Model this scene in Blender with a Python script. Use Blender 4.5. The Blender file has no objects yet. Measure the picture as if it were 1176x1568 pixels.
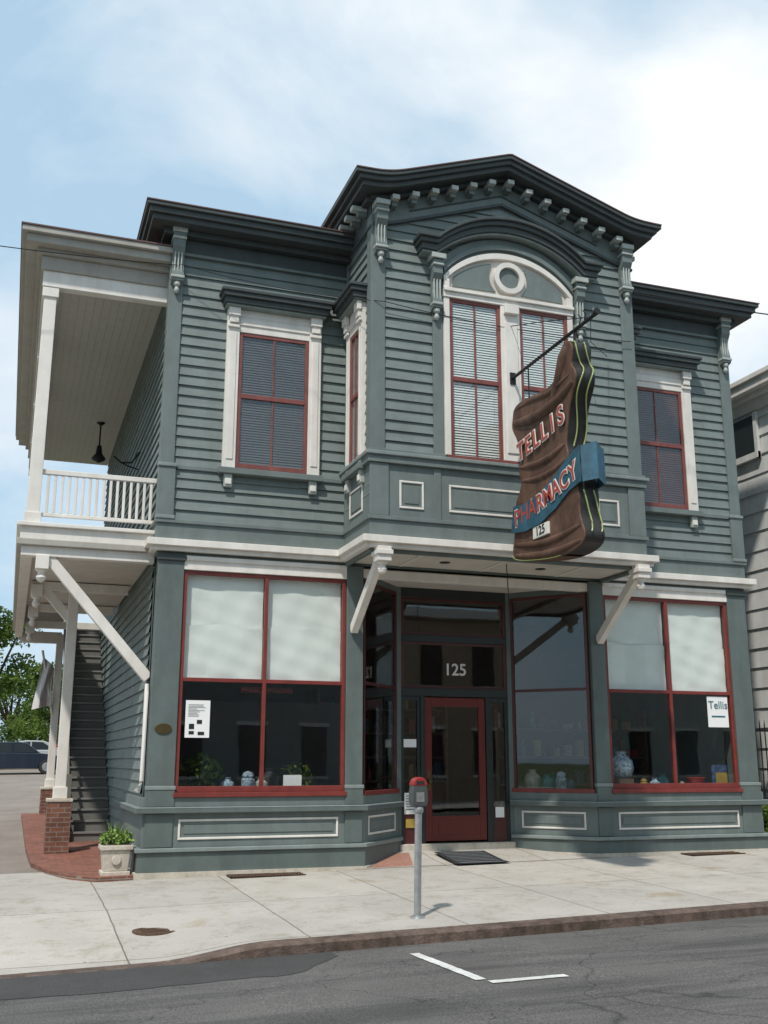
import bpy, math, random
import numpy as np
from mathutils import Matrix, Vector
random.seed(7); rng=np.random.default_rng(7)
S=bpy.context.scene
COL=bpy.context.collection

# ---------------------------------------------------------------- materials
MATS={}
def mat(name,col,rough=.6,metal=0,nscale=6,namt=.15,bump=0,bscale=40,spec=.5,stretch=None,dirt=0,coat=0):
    if name in MATS: return MATS[name]
    m=bpy.data.materials.new(name); m.use_nodes=True; nt=m.node_tree; b=nt.nodes['Principled BSDF']
    b.inputs['Roughness'].default_value=rough; b.inputs['Metallic'].default_value=metal
    b.inputs['Specular IOR Level'].default_value=spec
    if coat: b.inputs['Coat Weight'].default_value=coat
    tc=nt.nodes.new('ShaderNodeTexCoord'); src=tc.outputs['Object']
    if stretch:
        mp=nt.nodes.new('ShaderNodeMapping'); mp.inputs['Scale'].default_value=stretch; nt.links.new(src,mp.inputs[0]); src=mp.outputs[0]
    n=nt.nodes.new('ShaderNodeTexNoise'); n.inputs['Scale'].default_value=nscale; n.inputs['Detail'].default_value=8; n.inputs['Roughness'].default_value=.65
    nt.links.new(src,n.inputs['Vector'])
    r=nt.nodes.new('ShaderNodeValToRGB'); r.color_ramp.elements[0].position=.3; r.color_ramp.elements[1].position=.7
    lo=[c*(1-namt) for c in col]; hi=[min(1,c*(1+namt)) for c in col]
    r.color_ramp.elements[0].color=(*lo,1); r.color_ramp.elements[1].color=(*hi,1)
    nt.links.new(n.outputs['Fac'],r.inputs[0]); out=r.outputs[0]
    if dirt:
        mp2=nt.nodes.new('ShaderNodeMapping'); mp2.inputs['Scale'].default_value=(2.2,2.2,.6); nt.links.new(tc.outputs['Object'],mp2.inputs[0])
        n2=nt.nodes.new('ShaderNodeTexNoise'); n2.inputs['Scale'].default_value=1.3; n2.inputs['Detail'].default_value=10; n2.inputs['Roughness'].default_value=.7
        nt.links.new(mp2.outputs[0],n2.inputs['Vector'])
        r2=nt.nodes.new('ShaderNodeValToRGB'); r2.color_ramp.elements[0].position=.35; r2.color_ramp.elements[1].position=.62
        r2.color_ramp.elements[0].color=(1-dirt,1-dirt*1.05,1-dirt*1.15,1); r2.color_ramp.elements[1].color=(1,1,1,1)
        nt.links.new(n2.outputs['Fac'],r2.inputs[0])
        mx=nt.nodes.new('ShaderNodeMix'); mx.data_type='RGBA'; mx.blend_type='MULTIPLY'; mx.inputs[0].default_value=1
        nt.links.new(out,mx.inputs[6]); nt.links.new(r2.outputs[0],mx.inputs[7]); out=mx.outputs[2]
    nt.links.new(out,b.inputs['Base Color'])
    if bump:
        bn=nt.nodes.new('ShaderNodeTexNoise'); bn.inputs['Scale'].default_value=bscale; bn.inputs['Detail'].default_value=6
        nt.links.new(src,bn.inputs['Vector'])
        bp=nt.nodes.new('ShaderNodeBump'); bp.inputs['Strength'].default_value=bump; bp.inputs['Distance'].default_value=.02
        nt.links.new(bn.outputs['Fac'],bp.inputs['Height']); nt.links.new(bp.outputs[0],b.inputs['Normal'])
    MATS[name]=m; return m

GREEN=mat('siding_green_grey',(.165,.200,.190),.65,nscale=3,namt=.12,bump=.12,bscale=30,stretch=(.6,.6,6),dirt=.18)
TRIMG=mat('trim_green_grey',(.150,.183,.175),.6,nscale=5,namt=.08,bump=.06,dirt=.18)
DARKG=mat('cornice_dark_green',(.048,.058,.057),.6,nscale=5,namt=.15,bump=.06,dirt=.15)
PILG=mat('pilaster_green',(.112,.143,.136),.6,nscale=5,namt=.08,dirt=.2,bump=.05)
CREAM=mat('cream_paint',(.74,.705,.65),.55,nscale=4,namt=.05,bump=.05,dirt=.15)
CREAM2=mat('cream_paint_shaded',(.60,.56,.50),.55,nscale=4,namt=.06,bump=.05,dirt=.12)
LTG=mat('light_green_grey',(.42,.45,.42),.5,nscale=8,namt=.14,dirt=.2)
LTG2=mat('moulding_green_grey',(.22,.26,.25),.5,nscale=8,namt=.1,dirt=.2)
RED=mat('brick_red_paint',(.20,.034,.027),.45,nscale=6,namt=.18,dirt=.25)
REDU=mat('faded_red_sash_paint',(.21,.062,.052),.55,nscale=6,namt=.2,dirt=.25)
DKRED=mat('dark_red_paint',(.07,.016,.014),.35,nscale=6,namt=.12)
DOORR=mat('door_red_paint',(.12,.018,.014),.3,nscale=6,namt=.12)
BLACKG=mat('near_black_green',(.018,.024,.024),.35,nscale=6,namt=.12)
ROOFM=mat('roof_rust_metal',(.11,.06,.05),.6,nscale=8,namt=.25)
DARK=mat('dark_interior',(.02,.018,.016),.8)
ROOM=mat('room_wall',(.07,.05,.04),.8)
BLIND=mat('blind_white',(.72,.73,.70),.5,namt=.03)
BLINDD=mat('blind_dark',(.085,.08,.075),.5,namt=.1)
SHADE=mat('roller_shade_paper',(.80,.83,.79),.8,nscale=2.5,namt=.04,bump=.15,bscale=4)
WHITE=mat('white_paper',(.8,.8,.78),.6,namt=.02)
BLUE=mat('blue_ceramic',(.05,.08,.16),.3,nscale=14,namt=.9)
TEAL=mat('teal_ceramic',(.03,.14,.16),.3,nscale=10,namt=.4)
YEL=mat('yellow_item',(.35,.24,.05),.4)
DIMW=mat('stock_cream_box',(.30,.28,.25),.6,nscale=12,namt=.4)
REDV=mat('red_ceramic',(.30,.03,.03),.3)
WOOD=mat('shelf_wood',(.13,.08,.05),.5,nscale=10,namt=.3)
STAIR=mat('weathered_stair_paint',(.15,.145,.13),.7,nscale=1.5,namt=.15)
FLOORP=mat('deck_grey',(.20,.20,.19),.6,nscale=6,namt=.15)
SIGNB=mat('sign_copper_brown',(.115,.062,.042),.62,metal=0,nscale=4,namt=.4,bump=.25,bscale=8,dirt=.45,spec=.35)
SIGNE=mat('sign_edge_black',(.02,.018,.016),.5,nscale=5,namt=.4)
SIGNBL=mat('sign_banner_blue',(.025,.10,.15),.65,nscale=6,namt=.3,dirt=.4)
SIGNR=mat('sign_letter_red',(.36,.055,.04),.5)
SIGNC=mat('sign_letter_cream',(.70,.67,.61),.5)
NEON=mat('neon_tube_yellow_green',(.30,.36,.12),.25,spec=.8)
IRON=mat('wrought_iron_black',(.02,.02,.022),.5,metal=.5)
STEEL=mat('galvanised_steel',(.36,.37,.37),.45,metal=.6,nscale=12,namt=.2)
STONE=mat('cast_stone',(.55,.50,.42),.8,nscale=12,namt=.15,bump=.3,dirt=.25)
RUBBER=mat('rubber_mat',(.018,.02,.022),.8,nscale=40,namt=.6,bump=.6,bscale=80)
RUST=mat('rusty_grate',(.09,.05,.03),.8,nscale=25,namt=.5,bump=.5)
KERB=mat('kerb_granite_brown',(.13,.09,.072),.8,nscale=9,namt=.45,bump=.5,dirt=.5)
PAINTW=mat('road_paint',(.68,.68,.66),.6,nscale=25,namt=.2,dirt=.25)
BRONZE=mat('bronze_plaque',(.12,.09,.04),.4,metal=.7)
TYRE=mat('tyre',(.02,.02,.02),.8)
STUCCO=mat('pale_stucco',(.60,.60,.58),.8,nscale=2,namt=.08,bump=.2,dirt=.2)
CEILM=mat('porch_ceiling_grey',(.46,.44,.40),.6,namt=.06)
PORCHC=mat('porch_cornice_greige',(.38,.36,.32),.6,namt=.06,dirt=.15)
PAVRED=mat('red_tile_patch',(.36,.19,.14),.7,nscale=20,namt=.2,dirt=.2)
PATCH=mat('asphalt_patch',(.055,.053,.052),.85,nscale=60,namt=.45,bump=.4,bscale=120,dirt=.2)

def glass(name,tint=(.965,.975,.97),refl=1.0):
    m=bpy.data.materials.new(name); m.use_nodes=True; nt=m.node_tree; nt.nodes.clear(); N=nt.nodes; L=nt.links
    o=N.new('ShaderNodeOutputMaterial'); t=N.new('ShaderNodeBsdfTransparent'); t.inputs[0].default_value=(*tint,1)
    g=N.new('ShaderNodeBsdfGlossy'); g.inputs['Roughness'].default_value=.015; g.inputs[0].default_value=(.9,.94,.95,1)
    ge=N.new('ShaderNodeNewGeometry'); dt=N.new('ShaderNodeVectorMath'); dt.operation='DOT_PRODUCT'; L.new(ge.outputs['Normal'],dt.inputs[0]); L.new(ge.outputs['Incoming'],dt.inputs[1])
    def mth(op,a,b=None,c=None):
        x=N.new('ShaderNodeMath'); x.operation=op
        for i,q in enumerate((a,b,c)):
            if q is None: continue
            if isinstance(q,(int,float)): x.inputs[i].default_value=q
            else: L.new(q,x.inputs[i])
        return x.outputs[0]
    ab=mth('ABSOLUTE',dt.outputs['Value']); om=mth('SUBTRACT',1.0,ab); p5=mth('POWER',om,5.0); fr=mth('MULTIPLY_ADD',p5,.92*refl,.05*refl)
    n=N.new('ShaderNodeTexNoise'); n.inputs['Scale'].default_value=.9
    tc=N.new('ShaderNodeTexCoord'); L.new(tc.outputs['Object'],n.inputs['Vector'])
    bp=N.new('ShaderNodeBump'); bp.inputs['Strength'].default_value=.02; bp.inputs['Distance'].default_value=.06
    L.new(n.outputs['Fac'],bp.inputs['Height']); L.new(bp.outputs[0],g.inputs['Normal'])
    mx=N.new('ShaderNodeMixShader'); L.new(fr,mx.inputs[0]); L.new(t.outputs[0],mx.inputs[1]); L.new(g.outputs[0],mx.inputs[2]); L.new(mx.outputs[0],o.inputs[0])
    MATS[name]=m; return m
GLASS=glass('window_glass')

def special_mat(name,kind):
    m=bpy.data.materials.new(name); m.use_nodes=True; nt=m.node_tree; b=nt.nodes['Principled BSDF']; N=nt.nodes; L=nt.links
    tc=N.new('ShaderNodeTexCoord'); b.inputs['Roughness'].default_value=.9; b.inputs['Specular IOR Level'].default_value=.25
    def noise(scale,detail=8,rough=.65,vec=None):
        n=N.new('ShaderNodeTexNoise'); n.inputs['Scale'].default_value=scale; n.inputs['Detail'].default_value=detail; n.inputs['Roughness'].default_value=rough
        L.new(vec or tc.outputs['Object'],n.inputs['Vector']); return n.outputs['Fac']
    def ramp(f,p0,c0,p1,c1):
        r=N.new('ShaderNodeValToRGB'); r.color_ramp.elements[0].position=p0; r.color_ramp.elements[1].position=p1
        r.color_ramp.elements[0].color=(*c0,1); r.color_ramp.elements[1].color=(*c1,1); L.new(f,r.inputs[0]); return r.outputs[0]
    def mul(a,c):
        x=N.new('ShaderNodeMix'); x.data_type='RGBA'; x.blend_type='MULTIPLY'; x.inputs[0].default_value=1; L.new(a,x.inputs[6]); L.new(c,x.inputs[7]); return x.outputs[2]
    if kind=='concrete':
        c=ramp(noise(.7,10,.6),.3,(.42,.39,.345),.7,(.53,.495,.445))
        c=mul(c,ramp(noise(70,4),.35,(.82,.82,.82),.6,(1,1,1)))
        c=mul(c,ramp(noise(2.3,12,.85),.38,(.78,.74,.68),.5,(1,1,1)))
        mp=N.new('ShaderNodeMapping'); mp.inputs['Location'].default_value=(3.3,7.7,0); L.new(tc.outputs['Object'],mp.inputs[0])
        c=mul(c,ramp(noise(.9,6,.6,mp.outputs[0]),.60,(1,1,1),.72,(.80,.68,.52)))
        sp=N.new('ShaderNodeTexVoronoi'); sp.inputs['Scale'].default_value=2.6; L.new(tc.outputs['Object'],sp.inputs['Vector'])
        c=mul(c,ramp(sp.outputs['Distance'],.03,(.5,.48,.45),.055,(1,1,1)))
        br=N.new('ShaderNodeTexBrick'); br.offset=0; br.inputs['Scale'].default_value=1; br.inputs['Brick Width'].default_value=1.85; br.inputs['Row Height'].default_value=2.55
        br.inputs['Mortar Size'].default_value=.010; br.inputs['Mortar Smooth'].default_value=.3
        br.inputs['Color1'].default_value=(1,1,1,1); br.inputs['Color2'].default_value=(.88,.88,.89,1); br.inputs['Mortar'].default_value=(.38,.36,.32,1)
        mp=N.new('ShaderNodeMapping'); mp.inputs['Location'].default_value=(.75,.15,0); L.new(tc.outputs['Object'],mp.inputs[0])
        wn=N.new('ShaderNodeTexNoise'); wn.inputs['Scale'].default_value=2.0
        L.new(tc.outputs['Object'],wn.inputs['Vector'])
        va=N.new('ShaderNodeVectorMath'); va.operation='MULTIPLY_ADD'; va.inputs[1].default_value=(.03,.03,0); L.new(wn.outputs['Color'],va.inputs[0]); L.new(mp.outputs[0],va.inputs[2]); L.new(va.outputs[0],br.inputs['Vector'])
        c=mul(c,br.outputs['Color'])
        hb=noise(80)
    elif kind=='asphalt':
        c=ramp(noise(.5,10,.7),.3,(.090,.086,.083),.7,(.140,.134,.129))
        c=mul(c,ramp(noise(60,4),.35,(.5,.5,.5),.65,(1.35,1.35,1.32)))
        mp=N.new('ShaderNodeMapping'); mp.inputs['Scale'].default_value=(.12,1.1,1); L.new(tc.outputs['Object'],mp.inputs[0])
        c=mul(c,ramp(noise(1.0,8,.7,mp.outputs[0]),.42,(.62,.62,.64),.56,(1.08,1.08,1.08)))
        vo=N.new('ShaderNodeTexVoronoi'); vo.feature='DISTANCE_TO_EDGE'; vo.inputs['Scale'].default_value=.5
        wn=N.new('ShaderNodeTexNoise'); wn.inputs['Scale'].default_value=1.6; wn.inputs['Detail'].default_value=8; L.new(tc.outputs['Object'],wn.inputs['Vector'])
        va=N.new('ShaderNodeVectorMath'); va.operation='MULTIPLY_ADD'; va.inputs[1].default_value=(1,1,0); L.new(wn.outputs['Color'],va.inputs[0]); L.new(tc.outputs['Object'],va.inputs[2]); L.new(va.outputs[0],vo.inputs['Vector'])
        c=mul(c,ramp(vo.outputs['Distance'],0,(.5,.5,.5),.006,(1,1,1)))
        hb=noise(120); b.inputs['Roughness'].default_value=.8
    elif kind=='driveway':
        c=ramp(noise(.8,10,.7),.3,(.20,.17,.145),.7,(.30,.26,.225)); c=mul(c,ramp(noise(70,3),.35,(.75,.75,.75),.65,(1.1,1.1,1.1))); hb=noise(90)
    elif kind=='grass':
        c=ramp(noise(1.5,10,.7),.3,(.05,.07,.02),.7,(.11,.12,.045)); hb=noise(60)
    elif kind=='brick':
        br=N.new('ShaderNodeTexBrick'); br.inputs['Scale'].default_value=1; br.inputs['Brick Width'].default_value=.22; br.inputs['Row Height'].default_value=.08; br.inputs['Mortar Size'].default_value=.008
        br.inputs['Color1'].default_value=(.24,.10,.065,1); br.inputs['Color2'].default_value=(.15,.07,.05,1); br.inputs['Mortar'].default_value=(.24,.21,.18,1)
        sx=N.new('ShaderNodeSeparateXYZ'); L.new(tc.outputs['Object'],sx.inputs[0]); ad=N.new('ShaderNodeMath'); ad.operation='ADD'; L.new(sx.outputs[0],ad.inputs[0]); L.new(sx.outputs[1],ad.inputs[1])
        cb=N.new('ShaderNodeCombineXYZ'); L.new(ad.outputs[0],cb.inputs[0]); L.new(sx.outputs[2],cb.inputs[1]); L.new(cb.outputs[0],br.inputs['Vector'])
        c=mul(br.outputs['Color'],ramp(noise(6),.3,(.65,.65,.65),.7,(1.1,1.1,1.1))); hb=br.outputs['Fac']
    elif kind=='paver':
        br=N.new('ShaderNodeTexBrick'); br.inputs['Scale'].default_value=1; br.inputs['Brick Width'].default_value=.22; br.inputs['Row Height'].default_value=.11; br.inputs['Mortar Size'].default_value=.006
        br.inputs['Color1'].default_value=(.30,.12,.085,1); br.inputs['Color2'].default_value=(.22,.095,.07,1); br.inputs['Mortar'].default_value=(.12,.1,.08,1)
        L.new(tc.outputs['Object'],br.inputs['Vector'])
        c=mul(br.outputs['Color'],ramp(noise(6),.3,(.65,.65,.65),.7,(1.1,1.1,1.1))); hb=noise(60)
    elif kind=='leaf':
        c=ramp(noise(.9,4),.35,(.045,.085,.018),.68,(.17,.25,.05)); hb=noise(40)
        m2=N.new('ShaderNodeBsdfTranslucent'); L.new(c,m2.inputs[0]); ms=N.new('ShaderNodeMixShader'); ms.inputs[0].default_value=.4
        L.new(b.outputs[0],ms.inputs[1]); L.new(m2.outputs[0],ms.inputs[2]); L.new(ms.outputs[0],N['Material Output'].inputs[0])
    L.new(c,b.inputs['Base Color'])
    if kind!='leaf':
        bp=N.new('ShaderNodeBump'); bp.inputs['Strength'].default_value=.35; bp.inputs['Distance'].default_value=.01; L.new(hb,bp.inputs['Height']); L.new(bp.outputs[0],b.inputs['Normal'])
    MATS[name]=m; return m
CONC=special_mat('concrete','concrete'); ASPH=special_mat('asphalt','asphalt'); DRV=special_mat('driveway_asphalt','driveway')
GRASS=special_mat('grass','grass'); BRICK=special_mat('brick','brick'); PAVER=special_mat('brick_paver','paver'); LEAF=special_mat('leaf','leaf')
BARK=mat('bark',(.09,.065,.045),.9,nscale=10,namt=.3,bump=.5)

# ---------------------------------------------------------------- mesh builder
PARTS={}; ROOTS={}
def root(name,loc=(0,0,0)):
    e=bpy.data.objects.new(name,None); e.empty_display_size=.3; COL.objects.link(e); ROOTS[name]=e; return e
def part(k):
    return PARTS.setdefault(k[:2],dict(v=[],f=[],m=k[2],bev=k[3] if len(k)>3 else 0,smooth=k[4] if len(k)>4 else False))
def add(k,v,f):
    p=part(k); n=len(p['v']); p['v']+= [tuple(map(float,a)) for a in v]; p['f']+=[tuple(i+n for i in q) for q in f]
BF=[(0,3,2,1),(4,5,6,7),(0,1,5,4),(1,2,6,5),(2,3,7,6),(3,0,4,7)]
def box(k,x0,x1,y0,y1,z0,z1):
    add(k,[(x0,y0,z0),(x1,y0,z0),(x1,y1,z0),(x0,y1,z0),(x0,y0,z1),(x1,y0,z1),(x1,y1,z1),(x0,y1,z1)],BF)
def seg(p0,p1):
    d=np.array(p1,float)-np.array(p0,float); L=np.hypot(*d); d/=L; return d,np.array([d[1],-d[0]]),L
def sbox(k,p0,p1,s0,s1,o0,o1,z0,z1):
    d,n,L=seg(p0,p1); a=np.array(p0,float)
    q=[a+d*s0+n*o0,a+d*s0+n*o1,a+d*s1+n*o1,a+d*s1+n*o0]
    q=[q[1],q[2],q[3],q[0]]
    add(k,[(*c,z0) for c in q]+[(*c,z1) for c in q],BF)
def offs(path,o):
    P=[np.array(p,float) for p in path]; out=[]
    for i,p in enumerate(P):
        ns=[]
        if i>0: ns.append(seg(P[i-1],p)[1])
        if i<len(P)-1: ns.append(seg(p,P[i+1])[1])
        if len(ns)==1: out.append(p+ns[0]*o)
        else:
            m=ns[0]+ns[1]; m/=np.dot(m,ns[0]); out.append(p+m*o)
    return out
def pband(k,path,o0,o1,z0,z1):
    A=offs(path,o1); B=offs(path,o0); n=len(path); v=[(*p,z0) for p in A]+[(*p,z0) for p in B]+[(*p,z1) for p in A]+[(*p,z1) for p in B]; f=[]
    for i in range(n-1):
        f+=[(i,n+i,n+i+1,i+1),(2*n+i,2*n+i+1,3*n+i+1,3*n+i),(i,i+1,2*n+i+1,2*n+i),(n+i,3*n+i,3*n+i+1,n+i+1)]
    f+=[(0,2*n,3*n,n),(n-1,2*n-1,4*n-1,3*n-1)]
    add(k,v,f)
def prism(k,poly,axis,a,b):
    n=len(poly)
    def P(u,w,t): return {'x':(t,u,w),'y':(u,t,w),'z':(u,w,t)}[axis]
    v=[P(u,w,a) for u,w in poly]+[P(u,w,b) for u,w in poly]
    add(k,v,[tuple(range(n))[::-1],tuple(range(n,2*n))]+[(i,(i+1)%n,n+(i+1)%n,n+i) for i in range(n)])
def strip(k,top,bot,y0,y1):
    n=len(top); v=[(x,y0,z) for x,z in top]+[(x,y0,z) for x,z in bot]+[(x,y1,z) for x,z in top]+[(x,y1,z) for x,z in bot]; f=[]
    for i in range(n-1):
        f+=[(n+i,n+i+1,i+1,i),(2*n+i,2*n+i+1,3*n+i+1,3*n+i),(i,i+1,2*n+i+1,2*n+i),(n+i,3*n+i,3*n+i+1,n+i+1)]
    f+=[(0,2*n,3*n,n),(n-1,2*n-1,4*n-1,3*n-1)]
    add(k,v,f)
def lathe(k,c,prof,n=24):
    v=[];f=[]
    for r,z in prof:
        for i in range(n):
            a=2*math.pi*i/n; v.append((c[0]+r*math.cos(a),c[1]+r*math.sin(a),c[2]+z))
    m=len(prof)
    for j in range(m-1):
        for i in range(n): f.append((j*n+i,j*n+(i+1)%n,(j+1)*n+(i+1)%n,(j+1)*n+i))
    f.append(tuple(range(n))[::-1]); f.append(tuple((m-1)*n+i for i in range(n)))
    add(k,v,f)
def tube(k,pts,r,n=8,closed=False):
    P=[np.array(p,float) for p in pts]; v=[];f=[]; m=len(P); up0=np.array([0.13,.21,.97])
    for j,p in enumerate(P):
        t=P[(j+1)%m if closed else min(j+1,m-1)]-P[j-1 if (closed or j>0) else 0]; t/=np.linalg.norm(t)+1e-9
        a=np.cross(t,up0)
        if np.linalg.norm(a)<.2: a=np.cross(t,np.array([1,.2,0]))
        a/=np.linalg.norm(a); b=np.cross(t,a); rr=r[j] if hasattr(r,'__len__') else r
        for i in range(n):
            th=2*math.pi*i/n; v.append(p+a*math.cos(th)*rr+b*math.sin(th)*rr)
    for j in range(m if closed else m-1):
        for i in range(n): f.append((j*n+i,j*n+(i+1)%n,((j+1)%m)*n+(i+1)%n,((j+1)%m)*n+i))
    if not closed: f.append(tuple(range(n))[::-1]); f.append(tuple((m-1)*n+i for i in range(n)))
    add(k,v,f)
def bar(k,a,b,w,h,side):
    a=np.array(a,float);b=np.array(b,float);t=(b-a)/np.linalg.norm(b-a);s=np.array(side,float);u=np.cross(s,t);u/=np.linalg.norm(u)
    v=[]
    for p in (a,b):
        for sw,uh in ((-1,-1),(1,-1),(1,1),(-1,1)): v.append(p+s*sw*w/2+u*uh*h/2)
    add(k,v,BF)
def text(rootn,name,body,M,size,m,ext=.005,align='CENTER',bold=0):
    c=bpy.data.curves.new(name,'FONT'); c.body=body; c.size=size; c.extrude=ext; c.align_x=align; c.align_y='CENTER'; c.offset=bold
    c.materials.append(m); o=bpy.data.objects.new(name,c); COL.objects.link(o); o.matrix_world=M; o.parent=ROOTS[rootn]; return o
def frameM(loc,ex,ey):
    ex=Vector(ex).normalized(); ey=Vector(ey).normalized(); ez=ex.cross(ey)
    M=Matrix.Identity(4)
    for i in range(3): M[i][0]=ex[i];M[i][1]=ey[i];M[i][2]=ez[i];M[i][3]=loc[i]
    return M
def flush():
    for (rn,nm),p in PARTS.items():
        me=bpy.data.meshes.new(nm); me.from_pydata(p['v'],[],p['f']); me.materials.append(p['m']); me.validate()
        o=bpy.data.objects.new(nm,me); COL.objects.link(o)
        if p['smooth']:
            for q in me.polygons: q.use_smooth=True
            try: me.set_sharp_from_angle(angle=math.radians(40))
            except Exception: pass
        if rn: o.parent=ROOTS[rn]
        if p['bev']:
            b=o.modifiers.new('bevel','BEVEL'); b.width=p['bev']; b.segments=2; b.limit_method='ANGLE'; b.angle_limit=math.radians(40)

# ---------------------------------------------------------------- dims
W,Wb,D=5.585,2.467,1.383
H='pharmacy_building'; root(H)
K=lambda n,m,b=0,s=False:(H,n,m,b,s)
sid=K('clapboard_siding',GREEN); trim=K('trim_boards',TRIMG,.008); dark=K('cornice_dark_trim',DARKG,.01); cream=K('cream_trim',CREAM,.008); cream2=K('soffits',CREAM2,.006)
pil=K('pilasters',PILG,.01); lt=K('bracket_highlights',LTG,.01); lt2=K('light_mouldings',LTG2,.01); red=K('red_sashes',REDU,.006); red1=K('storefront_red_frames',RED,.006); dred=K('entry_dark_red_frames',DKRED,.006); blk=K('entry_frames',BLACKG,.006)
gl=K('window_panes',GLASS); drk=K('window_backing',DARK); bl=K('white_blinds',BLIND); bld=K('dark_blinds',BLINDD)
def siding(p0,p1,z0,z1,s0=0,s1=None,h=.178,k=sid):
    d,n,L=seg(p0,p1); s1=L if s1 is None else s1; a=np.array(p0,float)
    z=z0
    while z<z1-.01:
        zt=min(z+h,z1)
        # each course is made of butted boards of random length
        s=s0
        while s<s1-.01:
            e=min(s1,s+random.uniform(2.2,4.6))
            if s1-e<.5: e=s1
            A=a+d*s;B=a+d*(e-.004); jt=random.uniform(-.004,.005)
            ob=.036+jt; ot=.005; dz=random.uniform(-.006,.006); d2=dz+random.uniform(-.006,.006)
            v=[(*(A+n*ob),z+dz),(*(B+n*ob),z+d2),(*(B+n*ot),zt),(*(A+n*ot),zt),(*(A+n*ot),z+dz),(*(B+n*ot),z+d2)]
            add(k,v,[(0,1,2,3),(4,5,1,0)]); s=e
        z=zt
wall=K('walls',PILG)
box(wall,-W,-W+.15,.16,12,-.2,10.4); box(wall,W-.15,W,.16,12,-.2,10.4); box(wall,-W,W,12,12.15,-.2,10.4)
box(wall,-W,W,0,.155,4.82,10.4)
box(K('main_roof',ROOFM),-W+.02,W-.02,-.02,12.1,10.42,10.56)
box(wall,-Wb+.004,Wb-.004,-D+.004,-.002,4.93,11.0)
siding((-W,12),(-W,0),5.37,10.05); siding((-W,12),(-W,.4),.4,4.75)
siding((-W,0),(-Wb,0),5.37,10.05); siding((Wb,0),(W,0),5.37,10.05); siding((W,0),(W,12),.3,10.05)
siding((-Wb,0),(-Wb,-D),5.37,10.95); siding((Wb,-D),(Wb,0),5.37,10.95)
siding((-Wb,-D),(Wb,-D),6.46,11.0)
siding((-Wb,-D),(Wb,-D),11.0,11.36,s0=Wb-1.2,s1=Wb+1.1)
def cboard(p0,p1,s0,s1,z0,z1,o=.06,k=trim): sbox(k,p0,p1,s0,s1,-.01,o,z0,z1)
LW=((-W,0),(-Wb,0)); RW=((Wb,0),(W,0)); BF_=((-Wb,-D),(Wb,-D)); BL=((-Wb,0),(-Wb,-D)); BR=((Wb,-D),(Wb,0)); LS=((-W,12),(-W,0)); RS=((W,0),(W,12))
LWl=W-Wb
cboard(*LW,-.06,.17,5.37,10.03); cboard(*LW,-.075,.2,5.375,6.24,o=.075); cboard(*LS,11.83,12,5.37,10.03,o=.0601)
cboard(*RW,LWl-.17,LWl+.06,5.37,10.03); cboard(*RW,LWl-.2,LWl+.075,5.375,6.24,o=.075); cboard(*RS,0,.17,5.37,10.03,o=.0601)
cboard(*BF_,-.05,.2,6.46,10.6,o=.052); cboard(*BF_,2*Wb-.2,2*Wb+.05,6.46,10.6,o=.052)
cboard(*BL,D-.17,D,6.46,10.6,o=.0501); cboard(*BR,0,.17,6.46,10.6,o=.0501)
cboard(*BL,0,.09,5.37,10.6,o=.045); cboard(*BR,D-.09,D,5.37,10.6,o=.045)
for (p,s) in ((LW,(-.09,.22)),(RW,(LWl-.22,LWl+.09))):
    sbox(lt2,*p,s[0],s[1],-.02,.10,6.24,6.30)
    sbox(lt2,*p,s[0],s[1],-.02,.105,5.37,5.43)
sbox(trim,*LW,.22,LWl,0,.05,6.22,6.29); sbox(trim,*RW,0,LWl-.22,0,.05,6.22,6.29)
path=[(-W,4),(-W,0),(-Wb,0),(-Wb,-D),(Wb,-D),(Wb,0),(W,0),(W,4)]
pband(trim,path,0,.09,5.31,5.37); pband(trim,path,0,.055,5.03,5.31)
pband(cream,path,0,.20,4.92,5.03); pband(cream,path,0,.13,4.85,4.92)
pband(pil,path,-.05,.03,4.79,4.85)
bp=[(-Wb,0),(-Wb,-D),(Wb,-D),(Wb,0)]
pband(trim,bp,0,.035,5.37,6.24); pband(trim,bp,0,.10,6.24,6.36); pband(lt2,bp,0,.14,6.36,6.42); pband(trim,bp,0,.09,6.42,6.47)
sbox(trim,*BF_,-.06,.26,.03,.07,5.375,6.235); sbox(trim,*BF_,2*Wb-.26,2*Wb+.06,.03,.07,5.375,6.235)
def panel(p,s0,s1,z0,z1,o=.035,t=.035,k=cream,kin=trim):
    sbox(k,*p,s0,s1,o,o+.02,z0,z0+t); sbox(k,*p,s0,s1,o,o+.02,z1-t,z1); sbox(k,*p,s0,s0+t,o,o+.0198,z0+t,z1-t); sbox(k,*p,s1-t,s1,o,o+.0198,z0+t,z1-t)
    sbox(kin,*p,s0+t+.05,s1-t-.05,o,o+.012,z0+t+.05,z1-t-.05)
panel(BF_,Wb-2.02,Wb-1.60,5.52,5.98); panel(BF_,Wb+1.60,Wb+2.02,5.52,5.98); panel(BF_,Wb-1.16,Wb+1.16,5.52,5.98)
panel(BL,.35,D-.35,5.52,5.98); panel(BR,.35,D-.35,5.52,5.98)
sbox(trim,*BF_,Wb-1.42,Wb-1.30,.03,.055,5.375,6.235); sbox(trim,*BF_,Wb+1.30,Wb+1.42,.03,.055,5.375,6.235)
def wcorn(p):
    pband(dark,p,0,.05,10.03,10.30); pband(trim,p,0,.075,9.99,10.04); pband(dark,p,0,.20,10.30,10.40); pband(dark,p,0,.43,10.40,10.50); pband(dark,p,0,.49,10.50,10.60); pband(dark,p,0,.54,10.60,10.67)
    pband(K('cornice_flashing',ROOFM),p,0,.555,10.67,10.69)
wcorn([(-W,6),(-W,0),(-Wb,0)]); wcorn([(Wb,0),(W,0),(W,6)])
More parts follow.
